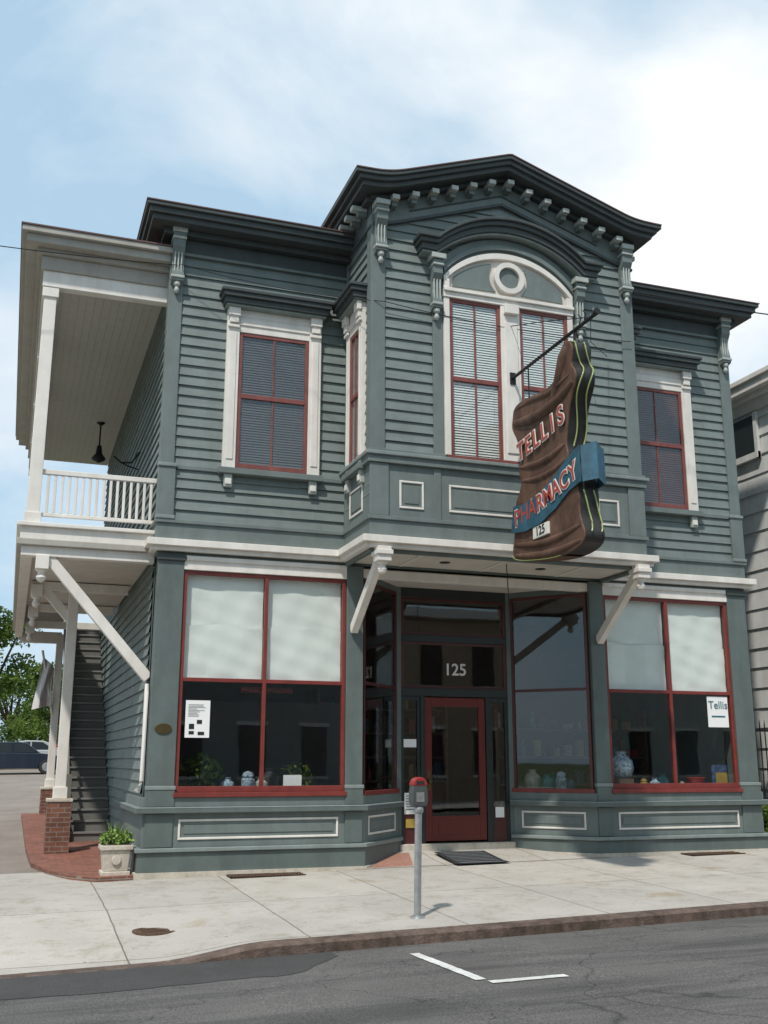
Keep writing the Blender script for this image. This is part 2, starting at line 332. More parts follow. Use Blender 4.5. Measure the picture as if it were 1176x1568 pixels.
# gable ---------------------------------------------------------
xs=np.linspace(-2.93,2.93,81)
def zt(x):
    return np.interp(x,[-3,-2.5,-2.25,-2.05,-.09,2.05,2.25,2.5,3],[11.135,11.145,11.185,11.25,11.95,11.25,11.185,11.145,11.135])
zs=zt(xs)
for _ in range(3):
    z2=zs.copy(); z2[1:-1]=(zs[:-2]+zs[1:-1]*2+zs[2:])/4; m=np.abs(xs)>.5; zs[m]=z2[m]
def poly(dz,lim=9): return [(x,z+dz) for x,z in zip(xs,zs) if abs(x)<=lim]
Yf=-D
strip(K('gable_flashing',ROOFM),poly(.02),poly(0),Yf-.53,.3)
strip(dark,poly(0),poly(-.07),Yf-.515,.28); strip(dark,poly(-.07,2.88),poly(-.15,2.88),Yf-.47,.26); strip(dark,poly(-.15,2.82),poly(-.24,2.82),Yf-.41,.24)
strip(dark,poly(-.24,2.62),poly(-.32,2.62),Yf-.16,.2)
strip(trim,poly(-.30,2.50),poly(-.74,2.50),Yf-.05,Yf+.05); strip(dark,poly(-.70,2.5),poly(-.76,2.5),Yf-.085,Yf-.045)
strip(wall,poly(-.2,2.45),[(x,10.9) for x,z in poly(0,2.45)],Yf+.02,6)
strip(K('gable_roof_back',ROOFM),poly(-.1,2.5),poly(-.2,2.5),.3,6)
strip(dark,poly(-.54,1.9),poly(-.57,1.9),Yf-.07,Yf-.04)
for p in (BL,BR):
    sbox(dark,*p,0,D,0,.05,10.40,10.85); sbox(dark,*p,0,D+.1,0,.15,10.8,10.9); sbox(dark,*p,-.1,D+.05,.0,.07,10.36,10.41)
def modil(x,z,y0,depth=.27,w=.13):
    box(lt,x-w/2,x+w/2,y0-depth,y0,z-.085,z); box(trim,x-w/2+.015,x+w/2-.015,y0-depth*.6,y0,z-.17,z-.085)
for i in range(13):
    x=-2.16+.36*i; z=float(np.interp(x,xs,zs))-.325
    modil(x,z,Yf-.05)
for sgn in (-1,1):
    for y in (-1.15,-.8,-.45):
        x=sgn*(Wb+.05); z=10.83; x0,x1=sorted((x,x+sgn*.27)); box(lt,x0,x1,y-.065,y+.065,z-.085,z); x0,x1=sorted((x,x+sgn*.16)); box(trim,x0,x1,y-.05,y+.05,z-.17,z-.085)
def console(p,s,zt_,zb,w=.2,out=.26):
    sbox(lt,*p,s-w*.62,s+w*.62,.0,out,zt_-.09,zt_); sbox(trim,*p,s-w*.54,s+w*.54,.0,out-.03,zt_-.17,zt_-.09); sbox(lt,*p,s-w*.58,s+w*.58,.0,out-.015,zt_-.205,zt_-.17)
    d,n,L=seg(*p); a=np.array(p[0],float)+d*s
    prof=[(.04,zt_-.2),(out-.05,zt_-.2),(out-.05,zt_-.34),(out-.13,zt_-.48),(out-.14,zt_-.62),(out-.09,zb+.34),(out-.08,zb+.22),(.04,zb+.16)]
    v=[];m=len(prof)
    for sd in (-w/2,w/2):
        for o,z in prof: q=a+d*sd+n*o; v.append((*q,z))
    add(trim,v,[tuple(range(m)),tuple(range(m,2*m))[::-1]]+[(i,m+i,m+(i+1)%m,(i+1)%m) for i in range(m)])
    for q in (-.055,0,.055):
        sbox(lt,*p,s+q-.012,s+q+.012,.05,out-.1,zb+.36,zt_-.3)
    sbox(lt,*p,s-w*.56,s+w*.56,.04,out-.06,zb+.26,zb+.31)
    c=a+n*(out-.15); lathe(K('bracket_drops',LTG,0,True),(c[0],c[1],zb),[(.005,0),(.035,.02),(.05,.06),(.035,.1),(.03,.12),(.06,.15),(.06,.2)],12)
console(LW,.06,10.42,9.25); console(RW,LWl-.06,10.42,9.25); console(BF_,.1,10.80,9.68); console(BF_,2*Wb-.1,10.80,9.68)
def blinds(k,p,s0,s1,z0,z1,o=.040):
    d,n,L=seg(*p); a=np.array(p[0],float); z=z0
    while z<z1:
        A=a+d*s0;B=a+d*s1; j=random.uniform(-.004,.004)
        add(k,[(*(A+n*(o+.014)),z+j),(*(B+n*(o+.014)),z-j),(*(B+n*o),z+.038),(*(A+n*o),z+.038)],[(0,1,2,3)]); z+=.045
def sash(p,s0,s1,z0,z1,mid,k=red,t=.06,mun=True,blk_=None,low=None):
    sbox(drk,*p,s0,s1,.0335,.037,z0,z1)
    if blk_: blinds(blk_,p,s0+.03,s1-.03,z0 if low is None else low,z1-.03)
    sbox(gl,*p,s0+.02,s1-.02,.062,.066,z0+.02,z1-.02)
    sbox(k,*p,s0,s0+t,.035,.088,z0,z1); sbox(k,*p,s1-t,s1,.035,.088,z0,z1)
    sbox(k,*p,s0+t,s1-t,.035,.086,z0,z0+t+.02); sbox(k,*p,s0+t,s1-t,.035,.086,z1-t,z1); sbox(k,*p,s0+t,s1-t,.035,.094,mid-.04,mid+.04)
    if mun:
        c=(s0+s1)/2; sbox(k,*p,c-.014,c+.014,.05,.078,z0+t,mid-.04); sbox(k,*p,c-.014,c+.014,.05,.078,mid+.04,z1-t)
def dh(p,sc,hs=.615,hc=.83,bk=bld):
    for sg in (-1,1):
        a,b=sorted((sc+sg*hs,sc+sg*hc)); sbox(cream,*p,a,b,0,.11,6.30,9.0)
        sbox(cream,*p,a+.05,b-.05,.11,.125,6.45,8.7)
        cc=(a+b)/2; sbox(cream,*p,cc-.1,cc+.1,.11,.19,8.98,9.13); sbox(cream,*p,cc-.075,cc+.075,.11,.165,8.86,8.98); sbox(cream,*p,cc-.1,cc+.1,.11,.15,8.78,8.83)
        sbox(lt,*p,cc-.07,cc+.07,.03,.11,5.98,6.2); sbox(cream,*p,cc-.05,cc+.05,.11,.13,6.02,6.12)
    sbox(cream,*p,sc-hs,sc+hs,0,.10,8.72,9.0); sbox(cream,*p,sc-hs-.0,sc+hs+.0,.10,.12,8.84,8.96)
    sbox(cream,*p,sc-hc,sc+hc,0,.10,9.0,9.13)
    sbox(lt2,*p,sc-hc-.05,sc+hc+.05,0,.24,9.13,9.17); sbox(dark,*p,sc-hc-.08,sc+hc+.08,0,.28,9.17,9.27); sbox(dark,*p,sc-hc-.12,sc+hc+.12,0,.33,9.27,9.35); sbox(dark,*p,sc-hc-.15,sc+hc+.15,0,.36,9.35,9.41)
    sbox(trim,*p,sc-hc-.06,sc+hc+.06,0,.16,6.20,6.30)
    sash(p,sc-hs+.004,sc+hs-.004,6.32,8.716,7.58,blk_=bk)
dh(LW,W-3.81); dh(RW,3.81-Wb,bk=K('brown_red_blinds',mat('blind_brown_red',(.09,.035,.03),.5))); dh(BL,D/2+.0,hs=.27,hc=.42,bk=bl); dh(BR,D/2,hs=.27,hc=.42,bk=bl)
# bay arched window --------------------------------------------
c0=Wb
for sg in (-1,1):
    a,b=sorted((c0+sg*.18,c0+sg*1.13)); sash(BF_,a,b,6.34,9.26,7.82,blk_=bl)
    a,b=sorted((c0+sg*1.13,c0+sg*1.23)); sbox(cream,*BF_,a,b,0,.11,6.47,9.26)
    a,b=sorted((c0+sg*1.24,c0+sg*1.42)); sbox(trim,*BF_,a,b,0,.06,6.47,9.9)
    console(BF_,c0+sg*1.37,9.97,8.80,w=.17,out=.26)
    cc=c0+sg*1.37; sbox(lt,*BF_,cc-.13,cc+.13,0,.27,9.88,9.972)
sbox(cream,*BF_,c0-.18,c0+.18,0,.12,6.47,9.26); sbox(cream,*BF_,c0-.12,c0+.12,.12,.14,6.6,8.95); sbox(cream,*BF_,c0-.13,c0+.13,.12,.2,9.1,9.27)
sbox(red,*BF_,c0-1.2,c0+1.2,0,.12,6.40,6.475)
sbox(cream,*BF_,c0-1.24,c0+1.24,0,.13,9.26,9.36); sbox(cream,*BF_,c0-1.24,c0+1.24,0,.17,9.36,9.42)
def arc(c,h,zb,n=33):
    R=(c*c+h*h)/(2*h); zc=zb+h-R; X=np.linspace(-c,c,n); return [(float(x),float(zc+math.sqrt(max(R*R-x*x,0)))) for x in X]
arcO=arc(1.24,.60,9.64); arcI=arc(1.24,.60,9.53)
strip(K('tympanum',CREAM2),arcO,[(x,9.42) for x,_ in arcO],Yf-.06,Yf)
strip(cream,arcO,arcI,Yf-.13,Yf-.05)
for sg in (-1,1): box(cream,*sorted((sg*1.13,sg*1.24)),Yf-.125,Yf-.05,9.42,9.60)
strip(trim,arc(1.24,.52,10.0),arcO,Yf-.09,Yf); strip(trim,arc(1.24,.56,9.82),arc(1.24,.6,9.70),Yf-.15,Yf-.05)
xc,zc_=0.0,9.79
ringo=[(xc+.29*math.cos(t),zc_+.29*math.sin(t)) for t in np.linspace(0,2*math.pi,33)]; ringi=[(xc+.20*math.cos(t),zc_+.20*math.sin(t)) for t in np.linspace(0,2*math.pi,33)]
strip(K('arch_ring',CREAM),ringo,ringi,Yf-.14,Yf-.05)
prism(K('tympanum_panels',TRIMG),ringi[:-1],'y',Yf-.085,Yf-.05)
for sg in (-1,1):
    top=[(x,z-.07) for x,z in arc(1.24,.60,9.53,61) if -1.06<=x<=-.2]
    inner=[(xc-.37*math.cos(t),zc_+.37*math.sin(t)) for t in np.linspace(.5,-.85,10)]
    top=[q for q in top if (q[0]**2+(q[1]-zc_)**2)>.40**2 and q[1]>9.52]
    pts=[(-1.06,9.49)]+top+inner
    prism(K('tympanum_panels',TRIMG),[(x*(-sg),z) for x,z in pts],'y',Yf-.085,Yf-.05)
def hoodpath(dz,ext):
    a=arc(1.40,.56,9.97,31)
    return [(-1.4-ext,9.97+dz)]+[(x,z+dz) for x,z in a]+[(1.4+ext,9.97+dz)]
strip(lt2,hoodpath(.04,.26),hoodpath(0,.26),Yf-.24,Yf); strip(dark,hoodpath(.15,.29),hoodpath(.04,.29),Yf-.28,Yf); strip(dark,hoodpath(.23,.33),hoodpath(.15,.33),Yf-.33,Yf); strip(dark,hoodpath(.29,.36),hoodpath(.23,.36),Yf-.38,Yf)
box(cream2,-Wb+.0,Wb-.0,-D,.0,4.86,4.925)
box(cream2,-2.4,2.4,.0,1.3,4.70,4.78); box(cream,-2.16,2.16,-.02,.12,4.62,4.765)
for x in (-.9,.9): lathe(K('recessed_lights',DARK),(x,-.6,4.85),[(.09,0),(.09,.01)],16)
for x in (-1.5,0,1.5): box(cream,x-.03,x+.03,-D+.05,-.05,4.845,4.859)
for sg in (-1,1):
    x=sg*2.33
    bar(cream,(x,-1.42,4.72),(x,-.06,3.72),.12,.15,(1,0,0))
    box(cream,x-.11,x+.11,-1.62,-1.36,4.62,4.85); box(cream,x-.13,x+.13,-1.65,-1.33,4.72,4.79)
    lathe(K('brace_drops',CREAM,0,True),(x,-1.49,4.42),[(.01,0),(.06,.03),(.075,.08),(.05,.13),(.05,.15),(.09,.18),(.09,.2)],14)
# ------------------------------------------------ storefront
for sg in (-1,1):
    m=lambda a,b:(min(sg*a,sg*b),max(sg*a,sg*b))
    x0,x1=m(W,5.17); box(pil,x0,x1,-.06,.3,.92,4.80); box(lt2,*m(W+.02,5.15),-.09,.02,1.17,1.23); box(pil,*m(W+.01,5.16),-.08,.02,.92,1.17); box(dark,*m(W+.02,5.15),-.10,.02,4.70,4.79)
    x0,x1=m(2.45,2.16); box(pil,x0,x1,-.06,.14,.92,4.80); box(lt2,*m(2.46,2.14),-.09,.02,1.17,1.23); box(pil,*m(2.455,2.15),-.08,.02,.92,1.17)
    box(cream,*m(5.17,2.45),-.055,.12,4.57,4.80); box(cream,*m(5.14,2.46),-.085,-.05,4.72,4.79)
    a,b=m(5.165,2.455); z0,z1=1.13,4.565
    box(red1,a,b,-.045,.06,z0,z0+.09); box(red1,a,b,-.02,.06,z1-.06,z1); box(red1,a,a+.06,-.022,.06,z0+.09,z1-.06); box(red1,b-.06,b,-.022,.06,z0+.09,z1-.06)
    c=(a+b)/2; box(red1,c-.03,c+.03,-.024,.05,z0+.09,z1-.06); box(red1,a+.06,c-.03,-.026,.05,2.81,2.87); box(red1,c+.03,b-.06,-.026,.05,2.81,2.87)
    box(red1,a-.02,b+.02,-.10,.02,1.06,1.13)
    box(gl,a+.03,b-.03,.012,.018,z0+.05,z1-.03)
    for (u0,u1) in ((a+.06,c-.03),(c+.03,b-.06)):
        for (q0,q1,yy) in ((3.62+random.uniform(-.03,.03),4.52,.10),(2.86,3.72,.075)):
            n=30;mm=16;v=[];f=[]; ph=random.uniform(0,6); sag=random.uniform(.01,.05)*random.choice((-1,1))
            for j in range(mm+1):
                for i in range(n+1):
                    x=u0+(u1-u0)*i/n; t=j/mm; z=q1+(q0-q1)*t + (.022*math.sin(ph+i*.22)+sag*i/n+.006*math.sin(ph*2+i*.8))*(t if yy>.08 else (1-t))
                    v.append((x,yy+.004*math.sin(ph+i*.5+j*.4)+.007*math.sin(ph*3+i*.27-j*.5)*math.cos(ph+j*.6)+random.uniform(-.001,.001),z))
            for j in range(mm):
                for i in range(n): q=j*(n+1)+i; f.append((q,q+1,q+n+2,q+n+1))
            add((H,'paper_shades',SHADE,0,True),v,f)
    box(K('display_floor',WOOD),*m(5.4,2.2),.12,1.1,.95,1.08)
for sg in (-1,1):
    if sg<0: P=[(-W,3),(-W,0),(-2.16,0),(-1.13,1.17)]; SP=((-2.16,0),(-1.13,1.17))
    else: P=[(1.13,1.17),(2.16,0),(W,0),(W,3)]; SP=((1.13,1.17),(2.16,0))
    pband(K('storefront_plinth',PILG,.01),P,-.1,.09,-.3,.27); pband(K('storefront_concrete_footing',STONE),P,-.1,.13,-.35,-.015 if sg<0 else .06)
    pband(lt2,P,-.1,.13,.27,.33); pband(trim,P,-.1,.04,.33,.83); pband(pil,P,-.1,.15,.83,.91); pband(lt2,P,-.1,.155,.90,.92); pband(trim,P,-.1,.06,.92,1.06)
    L=seg(*SP)[2]
    panel(SP,.18,L-.18,.44,.74,o=.04)
    fr=((-W,0),(-2.16,0)) if sg<0 else ((2.16,0),(W,0)); Lf=W-2.16
    pa=(.5,Lf-.4) if sg<0 else (.4,Lf-.5)
    panel(fr,*pa,.44,.74,o=.04)
    for s in ((0,.42),(Lf-.29,Lf)) if sg<0 else ((0,.29),(Lf-.42,Lf)):
        sbox(pil,*fr,s[0],s[1],.03,.07,.335,.825)
    k=dred
    sbox(k,*SP,.03,.09,-.03,.03,1.13,4.6); sbox(k,*SP,L-.09,L-.03,-.03,.03,1.13,4.6); sbox(red1,*SP,.0,L,-.04,.07,1.06,1.13); sbox(k,*SP,.09,L-.09,-.03,.029,4.54,4.6); sbox(k,*SP,.09,L-.09,-.03,.028,2.84,2.89)
    sbox(gl,*SP,.05,L-.05,-.003,.003,1.13,4.56); sbox(pil,*SP,0,L,-.05,.03,4.6,4.72)
Y=1.17
box(pil,-1.16,-1.05,Y-.05,Y+.08,.1,4.7); box(pil,1.05,1.16,Y-.05,Y+.08,.1,4.7)
box(blk,-1.05,1.05,Y-.04,Y+.06,4.52,4.7); box(blk,-1.05,1.05,Y-.04,Y+.06,3.72,3.84); box(blk,-1.05,1.05,Y-.05,Y+.06,2.74,2.88)
for (z0,z1) in ((3.84,4.52),(2.88,3.72)):
    box(dred,-1.05,-.99,Y-.02,Y+.05,z0,z1); box(dred,.99,1.05,Y-.02,Y+.05,z0,z1); box(gl,-.99,.99,Y,Y+.006,z0,z1)
    box(dred,-.99,.99,Y-.015,Y+.05,z0,z0+.05); box(dred,-.99,.99,Y-.015,Y+.05,z1-.05,z1)
box(blk,-.68,-.60,Y-.04,Y+.06,.2,2.74); box(blk,.60,.68,Y-.04,Y+.06,.2,2.74)
for a,b in ((-1.05,-.68),(.68,1.05)):
    box(blk,a,a+.06,Y-.02,Y+.05,.2,2.74); box(blk,b-.06,b,Y-.02,Y+.05,.2,2.74); box(gl,a,b,Y+.01,Y+.016,.8,2.7); box(dred,a+.06,b-.06,Y-.01,Y+.05,.2,.8); box(blk,a+.06,b-.06,Y-.018,Y+.05,2.66,2.74)
dr=K('entry_door',DOORR,.008)
box(dr,-.59,-.46,Y-.02,Y+.03,.24,2.72); box(dr,.46,.59,Y-.02,Y+.03,.24,2.72); box(dr,-.46,.46,Y-.02,Y+.03,.24,.66); box(dr,-.46,.46,Y-.02,Y+.03,2.56,2.72); box(gl,-.46,.46,Y,Y+.006,.66,2.56)
box(dr,-.35,.35,Y-.028,Y-.02,.34,.56)
lathe(K('door_knob',BRONZE,0,True),(-.52,Y-.07,1.25),[(.01,-.04),(.035,-.02),(.04,0),(.035,.02),(.01,.04)],12); box(K('door_knob_plate',BRONZE),-.55,-.49,Y-.025,Y-.018,1.1,1.45)
box(K('threshold',STONE,.01),-1.1,1.1,Y-.12,Y+.2,.0,.20)
tf=lambda x,y,z:frameM((x,y,z),(1,0,0),(0,0,1))
text(H,'house_number_125','125',tf(0.02,Y-.012,3.22),.30,CREAM,.004,bold=.004)
pp=K('posted_papers',WHITE)
box(pp,-1.0,-.76,Y-.03,Y-.024,1.84,1.98); box(pp,-.99,-.75,Y-.03,Y-.024,.70,1.06); box(K('posted_yellow_card',YEL),-.97,-.77,Y-.035,Y-.031,.47,.62); box(pp,.76,.93,Y-.03,Y-.024,.62,.80)
for i in range(6): box(K('paper_print',DARK),-.96,-.78-random.uniform(0,.06),Y-.033,Y-.031,1.0-.045*i,1.012-.045*i)
box(pp,-5.04,-4.66,.0,.006,1.95,2.52)
for i in range(9): box(K('poster_print',STEEL),-5.0+.0,-4.72+random.uniform(-.15,0),-.004,-.002,2.45-i*.022,2.457-i*.022)
for (a,b,c,d) in ((-4.98,-4.9,2.08,2.16),(-4.86,-4.78,2.16,2.22),(-4.98,-4.9,2.0,2.05),(-4.84,-4.74,1.99,2.04)): box(K('poster_pictures',BLACKG),a,b,-.004,-.002,c,d)
box(pp,4.60,5.05,.0,.006,2.22,2.78); text(H,'window_sign_text','Tellis',tf(4.83,-.006,2.62),.2,TEAL,.002); box(K('window_sign_line',TEAL),4.68,4.98,-.003,-.001,2.40,2.43)
text(H,'prescriptions_text','PRESCRIPTIONS',tf(-3.75,.03,2.70),.12,DOORR,.002)
prism(K('bronze_plaque',BRONZE,.005),[(-5.38+.13*math.cos(t),2.08+.08*math.sin(t)) for t in np.linspace(0,2*math.pi,20)[:-1]],'y',-.08,-.06)
# interior
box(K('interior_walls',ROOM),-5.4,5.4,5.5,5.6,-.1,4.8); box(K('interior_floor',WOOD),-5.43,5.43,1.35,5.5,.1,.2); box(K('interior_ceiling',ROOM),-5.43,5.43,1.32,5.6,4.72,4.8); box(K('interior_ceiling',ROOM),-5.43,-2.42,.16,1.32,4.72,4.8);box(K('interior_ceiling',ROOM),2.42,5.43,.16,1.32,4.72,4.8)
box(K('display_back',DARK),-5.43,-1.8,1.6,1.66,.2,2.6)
shm=[K('stock_blue',BLUE),K('stock_teal',TEAL),K('stock_yellow',YEL),K('stock_white',DIMW),K('stock_red',REDV),K('stock_wood',WOOD),K('stock_wood',WOOD),K('stock_dark',DARK),K('stock_dark',DARK)]
for (x0,x1,yy,zs_) in ((1.7,5.2,3.3,(.6,1.15,1.7,2.25)),(-1.5,1.4,5.2,(1.2,1.7,2.2,2.7)),(-5.2,-2.2,5.2,(1.6,2.3))):
    for z in zs_:
        box(K('shelves',WOOD),x0,x1,yy-.3,yy,z-.04,z)
        x=x0+.05
        while x<x1-.2:
            w=random.uniform(.06,.2); h=random.uniform(.1,.38); q=yy-random.uniform(.15,.26); kk=random.choice(shm)
            if random.random()<.5: box(kk,x,x+w,q,yy-.06,z+.002,z+h)
            else: lathe((H,kk[1]+'_bottles',kk[2],0,True),(x+w/2,q+.08,z+.002),[(w*.4,0),(w*.42,h*.6),(w*.15,h*.75),(w*.15,h)],10)
            x+=w+random.uniform(.02,.18)
    for x in (x0,x1): box(K('shelves',WOOD),x-.03,x+.03,yy-.31,yy+.01,.2,zs_[-1]+.4)
def vase(x,y,z,s,m,kind=0):
    pr=[[(.3,0),(.5,.15),(.62,.5),(.55,.9),(.3,1.1),(.22,1.2),(.3,1.3),(.28,1.32)],[(.35,0),(.4,.1),(.42,.9),(.3,1.0),(.3,1.05),(.38,1.08),(.3,1.3),(.06,1.4)],[(.2,0),(.35,.2),(.55,.6),(.6,.75),(.5,.78)]][kind]
    lathe((H,'display_vases_'+m.name,m,0,True),(x,y,z),[(r*s,h*s) for r,h in pr],20)
BLW=mat('blue_white_porcelain',(.26,.33,.40),.2,nscale=22,namt=.9)
for a in [(-3.95,.35,1.08,.26,BLW,1),(-3.72,.4,1.08,.2,DIMW,0),(-4.25,.5,1.08,.2,BLW,0),(-3.55,.5,1.08,.3,DARK,0),(2.98,.45,1.3,.36,BLW,0),(3.4,.4,1.08,.16,YEL,1),(3.6,.35,1.08,.17,BLW,0),(3.85,.5,1.08,.22,TEAL,0),(4.15,.3,1.08,.12,DIMW,1),(4.6,.5,1.08,.3,REDV,2),(4.45,.35,1.08,.14,DIMW,2),(2.7,.6,1.08,.2,TEAL,0),(1.75,1.0,1.08,.22,TEAL,0),(1.95,.85,1.08,.25,BLW,1),(2.15,.9,1.08,.18,BLUE,0),(1.6,1.3,1.08,.28,DIMW,0),(-5.0,.6,1.08,.15,DARK,0)]: vase(*a)
for i,(x,w,h,mm) in enumerate(((-3.38,.3,.30,pp),(-3.72,.16,.12,pp),(4.85,.34,.46,shm[0]),(4.88,.28,.2,shm[4]))): box(mm,x,x+w,.3+.02*i,.32+.02*i,1.08,1.08+h)
box(shm[2],4.9,5.15,.29,.3,1.12,1.4); box(K('stand',WOOD),2.83,3.13,.3,.6,1.08,1.3)
box(K('display_floor_entry',WOOD),1.45,2.4,.9,2.2,.98,1.07)
def leaves(k,c,r,n,size):
    P=rng.normal(size=(n,3)); P/=np.linalg.norm(P,axis=1)[:,None]; P*=(rng.random(n)**.45)[:,None]; P=P*np.array(r)+np.array(c)
    A=rng.normal(size=(n,3)); A/=np.linalg.norm(A,axis=1)[:,None]; B=np.cross(A,rng.normal(size=(n,3))); B/=np.linalg.norm(B,axis=1)[:,None]
    s=size*rng.uniform(.6,1.3,n)[:,None]; V=np.stack([P-A*s,P-B*s*.5,P+A*s,P+B*s*.5],1).reshape(-1,3)
    add(k,V.tolist(),[(4*i,4*i+1,4*i+2,4*i+3) for i in range(n)])
leaves(K('display_plants',LEAF),(-4.7,.6,1.4),(.4,.25,.35),260,.07); leaves(K('display_plants',LEAF),(-3.1,.7,1.3),(.3,.2,.3),160,.06)
tube(K('downspout',CREAM,0,True),[(-W-.06,.02,2.75),(-W-.07,-.02,2.6),(-W-.07,-.02,1.3),(-W-.16,-.06,1.15)],.035,10)
# ------------------------------------------------ side piazza
pc=K('piazza_cream',CREAM,.008); pg=K('piazza_cornice',PORCHC,.01); pcl=K('piazza_ceiling',CEILM); XL=-7.62
PP=[(XL,12),(XL,.3),(-W-.02,.3)]
box(K('piazza_deck',FLOORP),XL-.05,-W-.035,.25,6.5,5.06,5.16); box(K('piazza_deck',FLOORP),XL-.05,-6.5,6.5,12,5.06,5.16)
pband(pc,PP,-.15,.12,5.16,5.22); pband(pc,PP,-.15,.06,4.96,5.16); pband(pg,PP,-.15,.10,4.86,4.96); pband(pc,PP,-.15,.03,4.70,4.86)
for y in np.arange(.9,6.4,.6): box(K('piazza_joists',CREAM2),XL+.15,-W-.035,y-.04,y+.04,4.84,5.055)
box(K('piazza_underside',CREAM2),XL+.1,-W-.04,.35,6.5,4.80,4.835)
pband(pc,PP,-.14,.04,9.22,9.5); pband(pg,PP,-.14,.08,9.5,9.74); pband(pg,PP,-.14,.16,9.74,9.84); pband(pg,PP,-.14,.34,9.84,9.98); pband(pg,PP,-.14,.42,9.98,10.08); pband(K('piazza_flashing',ROOFM),PP,-.14,.44,10.08,10.105)
box(K('piazza_roof',ROOFM),XL+.1,-W-.035,.4,12,10.0,10.06); box(pcl,XL+.12,-W-.035,.4,12,9.5,9.54)
for x in np.arange(XL+.3,-W-.1,.14): box(K('ceiling_battens',PORCHC),x-.004,x+.004,.4,12,9.496,9.501)
for y in (.3,3.2,6.1,9.0,11.9):
    box(pc,XL+.0,XL+.2,y+.0,y+.2,5.22,9.22); box(pc,XL-.03,XL+.23,y-.03,y+.23,5.225,5.4); box(pc,XL-.03,XL+.23,y-.03,y+.23,9.05,9.215)
for y,xo in ((3.2,-6.76),(11.7,-6.62)):
    box(pc,xo,xo+.18,y,y+.18,.95,4.79); box(K('brick_piers',BRICK),xo-.11,xo+.29,y-.14,y+.32,-.1,.90); box(K('pier_caps',STONE,.01),xo-.13,xo+.31,y-.16,y+.34,.90,.955); box(pc,xo-.03,xo+.21,y-.03,y+.21,.956,1.15)
box(pc,XL+.1,-6.5,11.72,11.86,4.55,4.84)
box(pc,XL+.2,-W-.04,.36,.43,6.05,6.13); box(pc,XL+.2,-W-.04,.37,.42,5.36,5.42)
for x in np.linspace(XL+.3,-W-.12,16): box(pc,x-.022,x+.022,.375,.415,5.42,6.05)
box(pc,XL+.06,XL+.13,.5,11.9,6.05,6.13); box(pc,XL+.07,XL+.12,.5,11.9,5.36,5.42)
for y in np.arange(.62,11.8,.125): box(pc,XL+.075,XL+.115,y-.02,y+.02,5.42,6.05)
for y in (.36,3.3,6.2,9.1):
    if y<4: bar(pc,(-7.22,y,4.68),(-5.60 if y<1 else -6.70,y,2.86 if y<1 else 4.1),.13,.16,(0,1,0))
    box(pc,-7.42,-7.22,y-.12,y+.12,4.5,4.72); lathe(K('piazza_drops',CREAM,0,True),(-7.32,y,4.30),[(.01,0),(.06,.03),(.08,.08),(.05,.13),(.05,.15),(.08,.18),(.08,.2)],14)
    if y>1: box(pc,-7.42,-5.7,y-.08,y+.08,4.62,4.78)
for i in range(24):
    y=4.9+i*.26; z=.25+i*.2; box(K('side_stairs',STAIR),-6.42,-W-.04,y,y+.30,z-.22,z); box(K('stair_treads',FLOORP),-6.44,-W-.04,y-.03,y+.05,z,z+.035)
bar(K('stair_stringer',STAIR),(-6.46,4.8,.2),(-6.46,11.1,5.0),.06,.36,(1,0,0)); bar(K('stair_rail',STAIR),(-6.46,4.8,1.1),(-6.46,10.9,5.8),.05,.06,(1,0,0))
box(K('stair_rail',STAIR),-6.52,-6.40,4.75,4.87,.1,1.35)
box(K('stair_backing',STAIR),-6.4,-W,11.2,11.3,-.1,4.8)
tube(K('porch_lantern_rod',IRON),[(-6.1,8.2,9.5),(-6.1,8.2,8.9)],.02); lathe(K('porch_lantern',IRON,0,True),(-6.1,8.2,8.5),[(.02,0),(.14,.06),(.17,.1),(.08,.22),(.05,.42)],14)
lathe(K('porch_lantern_rose',IRON,0,True),(-6.1,8.2,9.44),[(.05,0),(.1,.05)],14)
tube(K('porch_wall_bracket',IRON),[(-W-.03,3.6,7.5),(-5.75,3.6,7.28),(-5.95,3.6,7.26),(-6.1,3.6,7.38)],.02); tube(K('porch_wall_bracket2',IRON),[(-W-.03,3.6,7.15),(-5.8,3.6,7.2),(-5.95,3.6,7.26)],.015)

# ---------------------------------------------------------------- ground
def base(X): return -.03+.0125*max(-15,min(20,X))
def kY(X): return -5.4+.05*(max(-20,min(40,X))+4.6)
def drop(X):
    t=min(1,max(0,(-4.9-X)/1.2)); return .115*t*t*(3-2*t)
def swz(X,Y):
    z=base(X)+(.02*(Y+.1) if Y<-.1 else .031*max(0,Y))
    t=min(1,max(0,(-2.6-Y)/2.8)); return z-drop(X)*t
def roadz(X,Y): return base(X)-.105-.125
def sheet(k,xs_,ys_,fn,mapy=None):
    v=[];f=[];n=len(xs_)
    for j,y in enumerate(ys_):
        for x in xs_:
            yy=mapy(x,y) if mapy else y; v.append((x,yy,fn(x,yy)))
    for j in range(len(ys_)-1):
        for i in range(n-1): q=j*n+i; f.append((q,q+1,q+n+1,q+n))
    add(k,v,f)
gx=[-900,-300,-100,-50,-30,-20,-15,-10,-7,-5,0,5,10,15,20,30,50,100,300,900]
def gfn(x,y):
    if y<kY(x)+.02: return base(x)-.30
    if y<-.1: return swz(x,y)-.18
    return base(x)-.06+.031*min(max(y,0),42)
sheet((None,'ground',GRASS),gx,[-900,-300,-100,-50,-30,-17,-8,-5.9,-4,-2,-.1,0,1,3,6,12,20,30,42,60,120,300,900],gfn)
sheet((None,'road',ASPH),list(np.linspace(-90,90,61)),[-17,-14,-11,-8,0],lambda x,y:roadz(x,y),mapy=lambda x,y:(kY(x)-.10 if y==0 else y))
